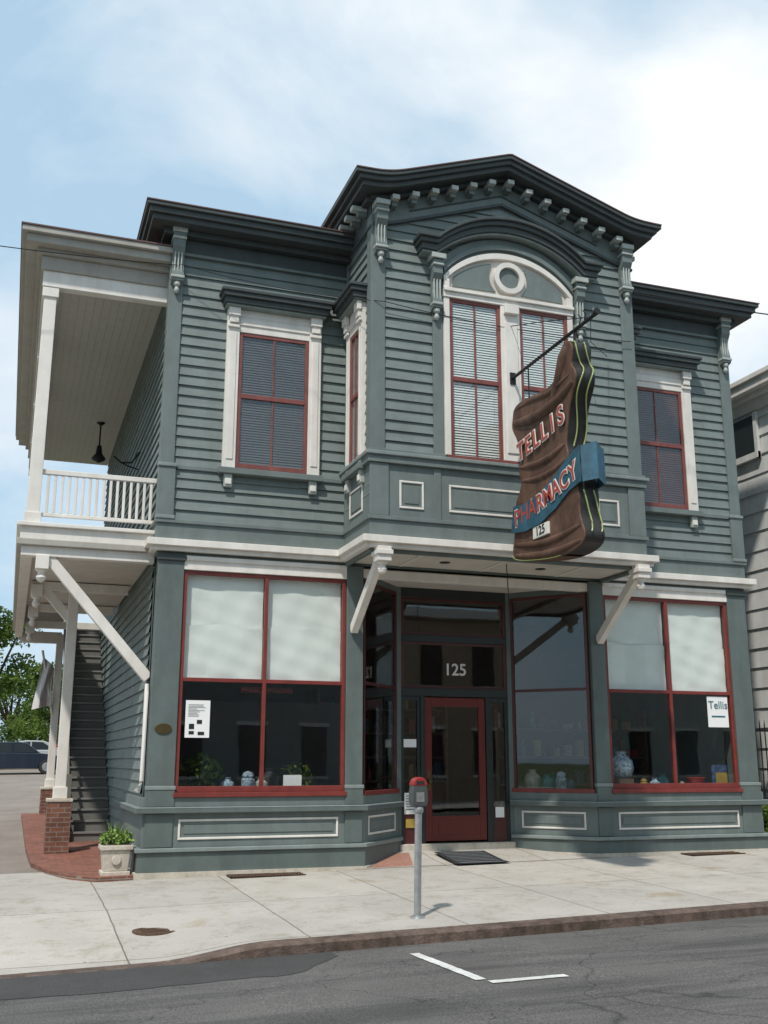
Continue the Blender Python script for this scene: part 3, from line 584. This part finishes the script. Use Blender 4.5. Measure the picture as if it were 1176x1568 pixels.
# repaved strip along the kerb, ragged edge
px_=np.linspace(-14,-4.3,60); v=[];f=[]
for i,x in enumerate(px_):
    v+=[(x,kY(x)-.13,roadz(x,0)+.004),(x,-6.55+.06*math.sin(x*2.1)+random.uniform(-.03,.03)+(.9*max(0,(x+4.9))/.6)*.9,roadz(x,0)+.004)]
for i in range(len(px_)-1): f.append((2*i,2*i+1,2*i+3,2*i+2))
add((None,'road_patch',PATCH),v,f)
sheet((None,'sidewalk',CONC),list(np.linspace(-60,-7,20))+list(np.linspace(-6.9,6,60))+list(np.linspace(6.5,60,20)),[0,.1,.2,.3,.4,.5,.6,.7,.8,.9,1],swz,mapy=lambda x,t:kY(x)+.02+t*(1.2-kY(x)-.02))
xk=list(np.linspace(-60,-7,20))+list(np.linspace(-6.9,6,110))+list(np.linspace(6.5,60,30)); v=[];f=[]
for x in xk:
    zt_=swz(x,kY(x))+.004; j=random.uniform(-.008,.008)
    for (yy,z) in ((kY(x)+.05,zt_),(kY(x)-.10+j,zt_-.01),(kY(x)-.125+j,zt_-.035),(kY(x)-.13,roadz(x,0)-.1)): v.append((x,yy,z))
for i in range(len(xk)-1):
    for j in range(3): q=i*4+j; f.append((q,q+1,q+5,q+4))
add((None,'kerb',KERB),v,f)
sheet((None,'driveway',DRV),[-16,-12,-9,-7,-5.4],[1.2,3,6,10,15,20,30,42,70],lambda x,y:base(x)-.02+.031*min(y,42))
sheet((None,'sidewalk_across_street',CONC),[-60,-20,0,20,60],[-22,-17],lambda x,y:base(x)-.1)
pvp=[(-5.68,-.12),(-6.25,-.18),(-6.6,.25),(-6.9,1.0),(-7.1,2.0),(-7.15,4),(-7.15,12),(-5.68,12)]
root('brick_patio'); v=[];m=len(pvp)
v=[(x,y,base(x)+.031*max(0,y)+.06) for x,y in pvp]+[(x,y,base(x)+.031*max(0,y)-.1) for x,y in pvp]
add(('brick_patio','paver_surface',PAVER),v,[tuple(range(m))[::-1]]); add(('brick_patio','soldier_edge',BRICK),v,[(i,i+1,m+i+1,m+i) for i in range(m-1)])
add((H,'entry_ramp',CONC,0),[(-2.3,-.14,-.055),(2.3,-.14,.004),(2.3,1.25,.13),(-2.3,1.25,.11)],[(0,1,2,3)])
add((H,'red_tile_patch',PAVRED,0),[(-2.05,-.1,-.045),(-1.3,-.1,-.04),(-1.0,.9,.085),(-1.35,.9,.08)],[(0,1,2,3)])
root('door_mat')
def rampz(x,y): return swz(x,y) if y<-.14 else -.035+.118*(y+.14)
nn=13; mv=[]
for j in range(nn):
    for i in range(2): x=-.62+.94*i; y=-.32+1.04*j/(nn-1); mv.append((x,y,rampz(x,y)+.03))
add(('door_mat','rubber_sheet',RUBBER,0),mv,[(2*j,2*j+1,2*j+3,2*j+2) for j in range(nn-1)])
for j in range(9):
    y=-.25+.11*j; box(('door_mat','tread_ribs',STEEL),-.54,.24,y,y+.02,rampz(0,y)+.032,rampz(0,y)+.038)
def grate(nm,x0,x1,y0,y1):
    root(nm)
    zc=swz((x0+x1)/2,(y0+y1)/2); box((nm,'pit',DARK),x0,x1,y0,y1,zc-.05,zc+.006)
    for x in np.arange(x0,x1,.05): box((nm,'bars',RUST),x,x+.025,y0,y1,zc+.004,zc+.018)
    for y in (y0,(y0+y1)/2,y1-.03): box((nm,'frame',RUST),x0,x1,y,y+.03,zc+.003,zc+.021)
grate('basement_grate',-4.35,-3.2,-.52,-.18); grate('basement_grate.001',3.7,4.8,-.52,-.18)
root('manhole_cover'); mx,my=-5.9,-4.05; mz=swz(mx,my); lathe(('manhole_cover','ring',RUST),(mx,my,mz-.02),[(.25,0),(.25,.028),(.2,.028),(.2,.024),(.19,.024),(.0,.024)],28)
for i in range(-3,4): box(('manhole_cover','ribs',RUST),mx-.15,mx+.15,my+i*.045-.008,my+i*.045+.008,mz+.002,mz+.012)
root('parking_marking')
def mark(a,b,w=.11):
    a=np.array(a,float);b=np.array(b,float);d=(b-a)/np.linalg.norm(b-a);n=np.array([-d[1],d[0]])*w/2; Ls=np.linalg.norm(b-a); k_=int(Ls/.06); v=[]
    for i in range(k_+1):
        c=a+(b-a)*i/k_; v+=[(*(c-n*random.uniform(.88,1.08)),0),(*(c+n*random.uniform(.88,1.08)),0)]
    v=[(x,y,roadz(x,y)+.008) for x,y,_ in v]
    add(('parking_marking','paint',PAINTW),v,[(2*i,2*i+2,2*i+3,2*i+1) for i in range(k_)])
mark((-3.55,-5.96),(-3.45,-7.38)); mark((-3.42,-7.5),(-2.66,-7.5))
root('parking_meter'); px,py=-2.99,-4.62; pz=swz(px,py)
tube(('parking_meter','post',STEEL,0,True),[(px,py,pz-.02),(px+.02,py,pz+1.18)],.042,16)
lathe(('parking_meter','base_flange',STEEL,0,True),(px,py,pz),[(.09,0),(.085,.015),(.05,.03)],16)
mc=(px+.02,py,pz+1.16)
lathe(('parking_meter','neck',STEEL,0,True),mc,[(.045,0),(.06,.02),(.06,.06),(.045,.09)],16)
hd=[(-.085,.08),(.085,.08),(.10,.13),(.10,.24),(.088,.30)]+[(.088*math.cos(t),.30+.105*math.sin(t)) for t in np.linspace(.15,math.pi-.15,12)]+[(-.088,.30),(-.10,.24),(-.10,.13)]
prism(('parking_meter','housing',mat('meter_grey',(.10,.11,.11),.4,metal=.4),.012),[(mc[0]+a,mc[2]+b) for a,b in hd],'y',py-.065,py+.065)
dm=[(.092*math.cos(t)*1.0,.315+.10*math.sin(t)) for t in np.linspace(0.0,math.pi,14)]
prism(('parking_meter','red_dome',REDV,.01),[(mc[0]+a,mc[2]+b) for a,b in dm],'y',py-.07,py+.07)
box(('parking_meter','display_window',DARK),mc[0]-.05,mc[0]+.05,py-.072,py-.068,mc[2]+.33,mc[2]+.37); box(('parking_meter','coin_plate',STEEL),mc[0]-.05,mc[0]+.05,py-.070,py-.064,mc[2]+.13,mc[2]+.24)
root('stone_planter'); cx_,cy_=-5.96,.2; z=swz(cx_,cy_)+.05; k=('stone_planter','body',STONE,.012)
def frust(k,c,w0,w1,z0,z1):
    v=[(c[0]+a*w0,c[1]+b*w0,z0) for a,b in ((-1,-1),(1,-1),(1,1),(-1,1))]+[(c[0]+a*w1,c[1]+b*w1,z1) for a,b in ((-1,-1),(1,-1),(1,1),(-1,1))]; add(k,v,BF)
c_=(cx_,cy_)
frust(k,c_,.21,.21,z-.12,z+.06); frust(k,c_,.175,.205,z+.06,z+.36); frust(k,c_,.235,.235,z+.36,z+.43)
prism(('stone_planter','medallion',STONE,.01),[(cx_+.07*math.cos(t),z+.22+.07*math.sin(t)) for t in np.linspace(0,2*math.pi,20)[:-1]],'y',cy_-.215,cy_-.19)
box(('stone_planter','soil',BARK),cx_-.2,cx_+.2,cy_-.2,cy_+.2,z+.42,z+.44)
LEAFL=mat('bright_leaf',(.16,.25,.05),.6,nscale=20,namt=.5)
leaves(('stone_planter','plants',LEAFL),(cx_,cy_,z+.5),(.26,.2,.14),420,.045)
for i in range(60):
    a=random.uniform(0,6.28); r=random.uniform(.1,.3); h=random.uniform(.15,.34); p=(cx_+random.uniform(-.1,.1),cy_+random.uniform(-.1,.1),z+.44); q=(p[0]+r*math.cos(a),p[1]+r*math.sin(a)*.8,p[2]+h)
    add(('stone_planter','blades',LEAFL),[(p[0]-.012,p[1],p[2]),(p[0]+.012,p[1],p[2]),q],[(0,1,2)])
# ---------------------------------------------------------------- hanging sign
SG='pharmacy_hanging_sign'; root(SG)
out=[(-1.80,7.10),(-1.76,6.95),(-1.84,6.82),(-1.94,6.70),(-2.0,6.5),(-2.03,6.32),(-1.98,6.2),(-1.99,6.07),(-2.06,5.96),(-2.0,5.84),(-1.86,5.70),(-1.76,5.50),(-1.76,5.2),(-1.74,5.05),(-1.68,4.95),(-1.70,4.80),(-1.9,4.70),(-2.5,4.60),(-3.1,4.53),(-3.6,4.53),(-3.90,4.60),(-3.96,4.74),(-3.88,4.90),(-3.82,5.05),(-3.84,5.3),(-3.80,5.55),(-3.64,5.75),(-3.54,5.88),(-3.58,6.0),(-3.52,6.14),(-3.56,6.35),(-3.62,6.6),(-3.72,6.80),(-3.84,6.96),(-3.90,7.13),(-3.84,7.26),(-3.76,7.34),(-3.80,7.46),(-3.82,7.62),(-3.72,7.74),(-3.54,7.74),(-3.42,7.62),(-3.42,7.46),(-3.34,7.30),(-3.1,7.22),(-2.7,7.24),(-2.3,7.30),(-1.98,7.30),(-1.84,7.24)]
def smooth(P,n=1):
    for _ in range(n):
        Q=[]
        for i in range(len(P)):
            a=P[i];b=P[(i+1)%len(P)]; Q+=[(a[0]*.75+b[0]*.25,a[1]*.75+b[1]*.25),(a[0]*.25+b[0]*.75,a[1]*.25+b[1]*.75)]
        P=Q
    return P
o2=smooth(out,2); sx=.17
prism((SG,'sign_body',SIGNB,.02),o2,'x',-sx,sx)
fi=[i for i,p in enumerate(o2) if p[0]<-3.25]
fr_=[o2[i] for i in fi]
v=[(x,p[0]-.012,p[1]) for p in fr_ for x in (-sx+.02,sx-.02)]
add((SG,'black_edge',SIGNE),v,[(2*i,2*i+1,2*i+3,2*i+2) for i in range(len(fr_)-1)])
def roll(pts,r,side=-1):
    pts=[np.array(p) for p in pts]; Q=[]
    for i in range(len(pts)-1):
        for t in np.linspace(0,1,6)[:-1]: Q.append(pts[i]*(1-t)+pts[i+1]*t)
    Q.append(pts[-1]); Q=np.array(Q)
    for _ in range(6): Q[1:-1]=(Q[:-2]+Q[1:-1]*2+Q[2:])/4
    tube((SG,'rolled_mouldings',SIGNB,0,True),[(side*(sx-.03),p[0],p[1]) for p in Q],[r*math.sin(math.pi*(.12+.76*i/(len(Q)-1)))**.5 for i in range(len(Q))],12)
for sd in (-1,1):
    roll([(-1.88,7.00),(-2.3,6.90),(-2.9,6.86),(-3.5,6.94),(-3.80,7.06)],.10,side=sd); roll([(-1.9,7.22),(-2.4,7.22),(-3.0,7.12),(-3.35,7.14),(-3.7,7.2)],.06,side=sd)
    roll([(-2.05,6.20),(-2.6,6.10),(-3.1,6.10),(-3.5,6.18)],.07,side=sd); roll([(-2.10,5.96),(-2.6,5.86),(-3.1,5.86),(-3.5,5.95)],.06,side=sd)
    roll([(-1.76,4.98),(-2.4,4.86),(-3.1,4.80),(-3.85,4.88)],.07,side=sd); roll([(-1.78,4.80),(-2.4,4.68),(-3.1,4.61),(-3.85,4.66)],.07,side=sd)
    tube((SG,'pestle',SIGNB,0,True),[(sd*(sx-.05),-3.1,6.9),(sd*(sx-.05),-3.35,7.25),(sd*(sx-.05),-3.55,7.52),(sd*(sx-.05),-3.62,7.68)],[.08,.10,.13,.08],12)
    bn=[(-1.82,5.60),(-2.2,5.55),(-2.7,5.59),(-3.2,5.77),(-3.6,5.94),(-3.94,6.02)]; bb=[(-1.72,5.18),(-2.2,5.11),(-2.7,5.13),(-3.2,5.27),(-3.6,5.43),(-3.96,5.48)]
    v=[];n=len(bn)
    for xo in (.18,.20):
        for P_ in (bn,bb):
            for i,(y,zz_) in enumerate(P_): v.append((sd*(sx+xo-.165+.012*math.sin(i*1.4)),y,zz_))
    f=[]
    for i in range(n-1): f+=[(i,i+1,n+i+1,n+i),(2*n+i,2*n+i+1,3*n+i+1,3*n+i),(i,i+1,2*n+i+1,2*n+i),(n+i,n+i+1,3*n+i+1,3*n+i)]
    f+=[(0,n,3*n,2*n),(n-1,2*n-1,4*n-1,3*n-1)]
    add((SG,'banner',SIGNBL),v,f)
    def stext(nm,body,cy0,cz0,ang,size,m,ext,off):
        a=math.radians(ang)
        e1=Vector((0,-math.cos(a),math.sin(a))) if sd<0 else Vector((0,math.cos(a),-math.sin(a))); e2=Vector((0,math.sin(a),math.cos(a)))
        text(SG,nm,body,frameM((sd*(sx+off),cy0,cz0),e1,e2),size,m,ext,bold=.020 if m is SIGNC else .002)
    def word(w,P0,P1,size,arch=0):
        n=len(w)
        for i,ch in enumerate(w):
            t=(i+.5)/n; yy=P0[0]+(P1[0]-P0[0])*t; z_=P0[1]+(P1[1]-P0[1])*t-arch*4*t*(1-t); dz=(P1[1]-P0[1])/n-arch*4*(1-2*t)/n; an=math.degrees(math.atan2(dz,abs(P1[0]-P0[0])/n))
            if sd>0: ch=w[n-1-i]
            stext('letter_back_'+ch,ch,yy,z_,an,size,SIGNC,.004,.036); stext('letter_'+ch,ch,yy,z_,an,size,SIGNR,.008,.040)
    word('TELLIS',(-2.02,6.42),(-3.60,6.64),.42,.02); word('PHARMACY',(-1.84,5.36),(-3.88,5.70),.38,.06)
    box((SG,'number_plate',SIGNC,.008),*sorted((sd*(sx-.01),sd*(sx+.03))),-2.95,-2.45,4.93,5.12); stext('sign_number','125',-2.7,5.025,3,.2,IRON,.003,.034)
# folded ribbon tail hanging round the front edge
add((SG,'banner_tail',SIGNBL),[(-sx-.01,-3.95,6.02),(-sx-.01,-3.97,5.48),(.02,-4.08,5.52),(.02,-4.06,6.08),(sx+.02,-3.95,6.0),(sx+.02,-3.97,5.46)],[(0,1,2,3),(3,2,5,4)])
nf=[p for p in fr_ if p[1]>4.7]
for xo in (-.07,.09): tube((SG,'neon_tube',NEON,0,True),[(xo+.05*math.sin(i*.25),p[0]-.04,p[1]) for i,p in enumerate(nf) if not 5.45<p[1]<6.05 or xo>5],.011,8) if False else None
for (lo_,hi_) in ((6.1,7.7),(4.75,5.45)):
    for xo in (-.07,.09): tube((SG,'neon_tube',NEON,0,True),[(xo+.05*math.sin(i*.3),p[0]-.045,p[1]) for i,p in enumerate([q for q in fr_ if lo_<q[1]<hi_ and q[0]<-3.45])],.011,8)
tube((SG,'neon_tube_side',NEON,0,True),[(-sx-.03,p[0],p[1]) for p in o2 if p[0]>-3.3 and p[1]<4.85][:40],.006,6)
ip=(SG,'iron_arm',IRON,0,True)
tube(ip,[(0,-D-.08,7.93),(0,-4.15,7.96)],.028,10); tube(ip,[(0,-4.15,7.96),(.0,-4.3,7.99)],[.028,.055],10)
box((SG,'wall_plate',IRON),-.05,.05,-D-.16,-D-.13,7.82,8.03)
tube(ip,[(0,-3.62,7.95),(0,-3.62,7.6)],.018); tube(ip,[(0,-2.1,7.95),(0,-2.1,7.25)],.012)
tube(ip,[(0,-4.1,7.97),(0,-2.8,8.45),(0,-D-.1,8.9)],.008); tube(ip,[(0,-4.1,7.97),(.9,-2.6,8.3),(1.9,-D-.1,8.6)],.006)
for y in (-3.75,-3.9): tube(ip,[(0,y,7.96),(0.03,y-.03,8.1),(0,y,8.16)],.01)
tube((H,'hanging_chain',IRON,0),[(.1,-.9,4.84),(.12,-.92,4.1),(.13,-.92,3.75)],.008,6)
root('utility_wires')
def wire(a,b,sag,r=.012):
    a=np.array(a,float);b=np.array(b,float); tube(('utility_wires','cable',IRON),[a*(1-t)+b*t-np.array([0,0,sag*4*t*(1-t)]) for t in np.linspace(0,1,20)],r,6)
wire((-5.5,-.15,9.75),(-20,-1,10.2),.5,.008); wire((2.5,-1.5,9.9),(26,-4,11),.6); wire((-2.3,-1.5,9.0),(2.4,-1.5,8.95),.12,.007); wire((-2.3,-1.5,9.0),(-5.5,-.2,9.75),.1,.006)
# ---------------------------------------------------------------- neighbours
N_='neighbouring_white_house'; root(N_); nk=(N_,'walls',STUCCO); box(nk,7.53,16,-.2,22,-.3,9.6)
siding((7.53,22),(7.53,-.2),.2,9.3,h=.42,k=(N_,'wide_boards',STUCCO))
NP=[(7.53,22),(7.53,-.2),(16,-.2)]; nc=(N_,'cornice',CREAM,.01)
pband(nc,NP,0,.08,9.2,9.45); pband(nc,NP,0,.22,9.45,9.55); pband(nc,NP,0,.38,9.55,9.75); pband(nc,NP,0,.44,9.75,9.86); box((N_,'roof',ROOFM),7.2,16,-.5,22,9.86,9.92)
box((N_,'attic_louvre',BLACKG),7.44,7.5,1.5,2.5,8.25,9.1); box((N_,'louvre_frame',STUCCO),7.42,7.49,1.4,1.5,8.1,9.15); box((N_,'louvre_frame',STUCCO),7.40,7.5,1.4,2.6,8.1,8.24)
for y in (4.5,9,14): box((N_,'side_windows',DARK),7.46,7.49,y,y+1,3.2,5); box((N_,'side_windows',DARK),7.46,7.49,y,y+1,6.2,8.0)
root('iron_fence')
for x in np.arange(5.75,7.5,.12): tube(('iron_fence','pickets',IRON),[(x,1.5,.05),(x,1.5,2.35),(x,1.5,2.45)],[.013,.013,.002],6)
for z in (.3,2.2): box(('iron_fence','rails',IRON),5.7,7.5,1.485,1.515,z,z+.04)
root('shrub'); leaves(('shrub','foliage',LEAF),(6.6,1.0,.45),(.5,.35,.4),900,.06); tube(('shrub','stem',BARK),[(6.6,1,-.05),(6.6,1,.5)],.03)
for i,(xa,xb,h) in enumerate(((-34,-20,9.5),(-19.8,-8,8),(-7.8,6,10),(6.2,18,8.5),(18.2,34,9.5))):
    nm='building_across_street' if i==0 else 'building_across_street.%03d'%i; root(nm); mm=mat('opp%d'%i,[(.30,.2,.15),(.42,.38,.3),(.25,.27,.27),(.38,.28,.2),(.4,.4,.38)][i],.8,nscale=2)
    box((nm,'walls',mm),xa,xb,-34,-26,-.4,h); box((nm,'cornice',CREAM,.02),xa-.1,xb+.1,-26,-25.6,h-.4,h)
    for x in np.arange(xa+1.2,xb-1.5,2.6):
        for z in (1,5): box((nm,'windows',DARK),x,x+1.1,-26.0,-25.96,z,z+2); box((nm,'window_trim',CREAM),x-.1,x+1.2,-26,-25.94,z-.12,z); box((nm,'window_trim',CREAM),x-.1,x+1.2,-26,-25.94,z+2,z+2.15)
# ---------------------------------------------------------------- trees, hedge, cars, flag
gz=lambda x,y: base(x)-.02+.031*min(max(y,0),42)
def tree(nm,x,y,h,r,n=5200,ls=.15):
    root(nm); z0=gz(x,y)-.1; tube((nm,'trunk',BARK,0,True),[(x,y,z0),(x+.1,y,z0+h*.3),(x-.1,y+.1,z0+h*.55),(x,y,z0+h*.8)],[.32,.24,.15,.05],10)
    cl=[]
    for i in range(17):
        a=random.uniform(0,6.28); rr=r*random.uniform(.2,.85); zz_=z0+h*random.uniform(.36,.92); q=(1-abs((zz_-z0)/h-.6)*1.3); p=(x+rr*q*math.cos(a),y+rr*q*math.sin(a),zz_); cl.append(p)
        tube((nm,'limbs',BARK,0,True),[(x,y,z0+h*random.uniform(.25,.5)),((x+p[0])/2,(y+p[1])/2,(z0+h*.4+p[2])/2+.1),p],[.1,.06,.02],6)
    for p in cl:
        s=r*random.uniform(.26,.45); leaves((nm,'foliage',LEAF),p,(s,s,s*.7),n//17,ls)
T=[(-8.9,50,10.5,3.2),(-4.6,58,7.0,4.0),(-1.0,50,9,4),(-13.5,46,11,4.5),(-7.5,75,7.5,5),(3,60,10,5),(-18,60,12,6)]
for i,t in enumerate(T): tree('tree' if i==0 else 'tree.%03d'%i,*t)
root('hedge')
for x in np.arange(-20,3,1.0): leaves(('hedge','foliage',LEAF),(x,46+random.uniform(-.5,.5),gz(x,46)+1.2+random.uniform(-.3,.5)),(1.0,.8,1.5),650,.13)
tube(('hedge','stems',BARK),[(-20,46,gz(-20,46)),(3,46,gz(3,46)+.2)],.1)
def car(nm,x,y,col,flip=1):
    root(nm); k=lambda n,m,b=.03,s=False:(nm,n,m,b,s); cm=mat('car_paint_'+nm,col,.25,metal=.2,namt=.04,coat=.6)
    z=gz(x,y); X=lambda u:x+flip*u
    body=[(-2.15,.35),(-2.12,.65),(-2.0,.80),(-1.55,.90),(-1.05,.95),(1.35,.98),(1.95,.92),(2.12,.75),(2.15,.38),(1.75,.26),(1.72,.42),(1.6,.56),(1.38,.62),(1.16,.56),(1.04,.42),(1.0,.25),(-1.0,.25),(-1.04,.42),(-1.16,.56),(-1.38,.62),(-1.6,.56),(-1.72,.42),(-1.75,.26)]
    cab=[(-1.1,.94),(-.45,1.40),(-.1,1.46),(.75,1.44),(1.15,1.30),(1.6,.97)]
    prism(k('body',cm),[(X(a),z+b) for a,b in body],'y',y-.85,y+.85); prism(k('cabin',cm),[(X(a),z+b) for a,b in cab],'y',y-.72,y+.72)
    g=mat('car_glass',(.03,.04,.045),.08,namt=.1)
    for yy in (-.735,.725):
        prism(k('side_windows',g,0),[(X(a),z+b) for a,b in ((-.9,.98),(-.42,1.34),(.1,1.39),(.1,.98))],'y',y+yy,y+yy+.01); prism(k('side_windows',g,0),[(X(a),z+b) for a,b in ((.18,.98),(.18,1.39),(.72,1.37),(1.3,.99))],'y',y+yy,y+yy+.01)
    for u in (-1.38,1.38):
        for s in (-.86,.66):
            P_=[(X(u)+.33*math.cos(t),z+.33+.33*math.sin(t)) for t in np.linspace(0,2*math.pi,24)[:-1]]; prism(k('tyres',TYRE,.02),P_,'y',y+s,y+s+.2)
            P_=[(X(u)+.2*math.cos(t),z+.33+.2*math.sin(t)) for t in np.linspace(0,2*math.pi,18)[:-1]]; prism(k('hubs',STEEL,.01),P_,'y',y+s-.012,y+s+.212)
    box(k('lamps',WHITE),*sorted((X(-2.16),X(-2.05))),y-.8,y-.5,z+.62,z+.74); box(k('tail_lamps',REDV),*sorted((X(2.16),X(2.02))),y-.8,y-.55,z+.65,z+.82)
car('parked_car',-7.2,36.5,(.02,.03,.05),flip=-1); car('parked_car.001',-6.6,42.5,(.5,.52,.53)); car('parked_car.002',-3.9,42.6,(.35,.03,.02),flip=-1); car('parked_car.003',-1.5,38,(.1,.1,.11)); car('parked_car.004',-12,37.6,(.5,.5,.5))
root('flag')
tube(('flag','pole',CREAM),[(-6.6,11.7,2.75),(-6.95,11.6,4.35)],.03)
v=[];f=[]
for j in range(11):
    for i in range(9): t=j/10;u=i/8; v.append((-6.93+u*.30-.16*t+.12*t*u+.02*math.sin(t*5+u*3),11.6+.07*math.sin(u*8+t*2),4.2-1.35*t-.30*u*(1-t)+.12*u*t))
for j in range(10):
    for i in range(8): q=j*9+i; f.append((q,q+1,q+10,q+9))
add(('flag','cloth',mat('flag_cloth',(.50,.48,.47),.8,nscale=2,namt=.2),0,True),v,f)
flush()
# ---------------------------------------------------------------- camera vectors
f_,ps,th,ro=1594.05,.3390,.2349,.0014
r0=Vector((math.cos(ps),-math.sin(ps),0)); fw=Vector((math.sin(ps)*math.cos(th),math.cos(ps)*math.cos(th),math.sin(th))); u0=r0.cross(fw); rr=r0*math.cos(ro)+u0*math.sin(ro); uu=-r0*math.sin(ro)+u0*math.cos(ro)
# ---------------------------------------------------------------- light + world
sv=Vector((-.36,-.44,.82)).normalized(); el=math.asin(sv.z); rot=math.atan2(sv.x,sv.y)
L=bpy.data.lights.new('sun','SUN'); L.energy=3.7; L.angle=math.radians(2.0); L.color=(1,.95,.88); lo=bpy.data.objects.new('sun',L); COL.objects.link(lo); lo.rotation_euler=(-sv).to_track_quat('-Z','Y').to_euler()
w=bpy.data.worlds.new('World'); S.world=w; w.use_nodes=True; nt=w.node_tree; nt.nodes.clear(); N=nt.nodes; LK=nt.links
o=N.new('ShaderNodeOutputWorld'); bg=N.new('ShaderNodeBackground'); sky=N.new('ShaderNodeTexSky'); sky.sky_type='NISHITA'; sky.sun_disc=False; sky.sun_elevation=el; sky.sun_rotation=rot; sky.air_density=1; sky.dust_density=2.0; sky.ozone_density=1
hz=N.new('ShaderNodeMix'); hz.data_type='RGBA'; hz.inputs[0].default_value=.82; hz.inputs[7].default_value=(4.0,5.7,7.1,1); LK.new(sky.outputs[0],hz.inputs[6])
tc=N.new('ShaderNodeTexCoord'); mp=N.new('ShaderNodeMapping'); mp.inputs['Scale'].default_value=(1,1,1.5); mp.inputs['Location'].default_value=(.9,.5,.3); LK.new(tc.outputs['Generated'],mp.inputs[0])
n=N.new('ShaderNodeTexNoise'); n.inputs['Scale'].default_value=2.6; n.inputs['Detail'].default_value=10; n.inputs['Roughness'].default_value=.55; n.inputs['Distortion'].default_value=.25; LK.new(mp.outputs[0],n.inputs['Vector'])
fac=n.outputs['Fac']
# cloud banks at fixed compass bearings
def bank(az,elv,wid,amt):
    global fac
    d=Vector((math.sin(math.radians(az))*math.cos(math.radians(elv)),math.cos(math.radians(az))*math.cos(math.radians(elv)),math.sin(math.radians(elv))))
    dt=N.new('ShaderNodeVectorMath'); dt.operation='DOT_PRODUCT'; dt.inputs[1].default_value=d; LK.new(tc.outputs['Generated'],dt.inputs[0])
    mr=N.new('ShaderNodeMapRange'); mr.interpolation_type='SMOOTHSTEP'; mr.inputs['From Min'].default_value=math.cos(math.radians(wid)); mr.inputs['From Max'].default_value=1; mr.inputs['To Min'].default_value=0; mr.inputs['To Max'].default_value=amt
    LK.new(dt.outputs['Value'],mr.inputs['Value']); a=N.new('ShaderNodeMath'); a.operation='ADD'; LK.new(fac,a.inputs[0]); LK.new(mr.outputs[0],a.inputs[1]); fac=a.outputs[0]
bank(36,27,13,.20); bank(17,40,16,.17); bank(-3,18,8,.14); bank(8,55,30,.08); bank(60,30,25,.1); bank(-40,30,30,.1)
r=N.new('ShaderNodeValToRGB'); r.color_ramp.elements[0].position=.46; r.color_ramp.elements[1].position=.76; r.color_ramp.elements[0].color=(0,0,0,1); LK.new(fac,r.inputs[0])
mx=N.new('ShaderNodeMix'); mx.data_type='RGBA'; mx.inputs[7].default_value=(7.9,8.1,8.2,1); LK.new(r.outputs[0],mx.inputs[0]); LK.new(hz.outputs[2],mx.inputs[6]); LK.new(mx.outputs[2],bg.inputs[0]); bg.inputs[1].default_value=.13; LK.new(bg.outputs[0],o.inputs[0])
S.view_settings.view_transform='Standard'; S.view_settings.look='None'; S.view_settings.exposure=0
cd=bpy.data.cameras.new('camera'); cd.sensor_fit='VERTICAL'; cd.sensor_height=36; cd.lens=f_/1568*36; cd.clip_end=3000; cd.clip_start=.1
co=bpy.data.objects.new('camera',cd); COL.objects.link(co); M=Matrix.Identity(4)
for i in range(3): M[i][0]=rr[i];M[i][1]=uu[i];M[i][2]=-fw[i]
M[0][3],M[1][3],M[2][3]=-7.6077,-16.5344,1.6
co.matrix_world=M; S.camera=co
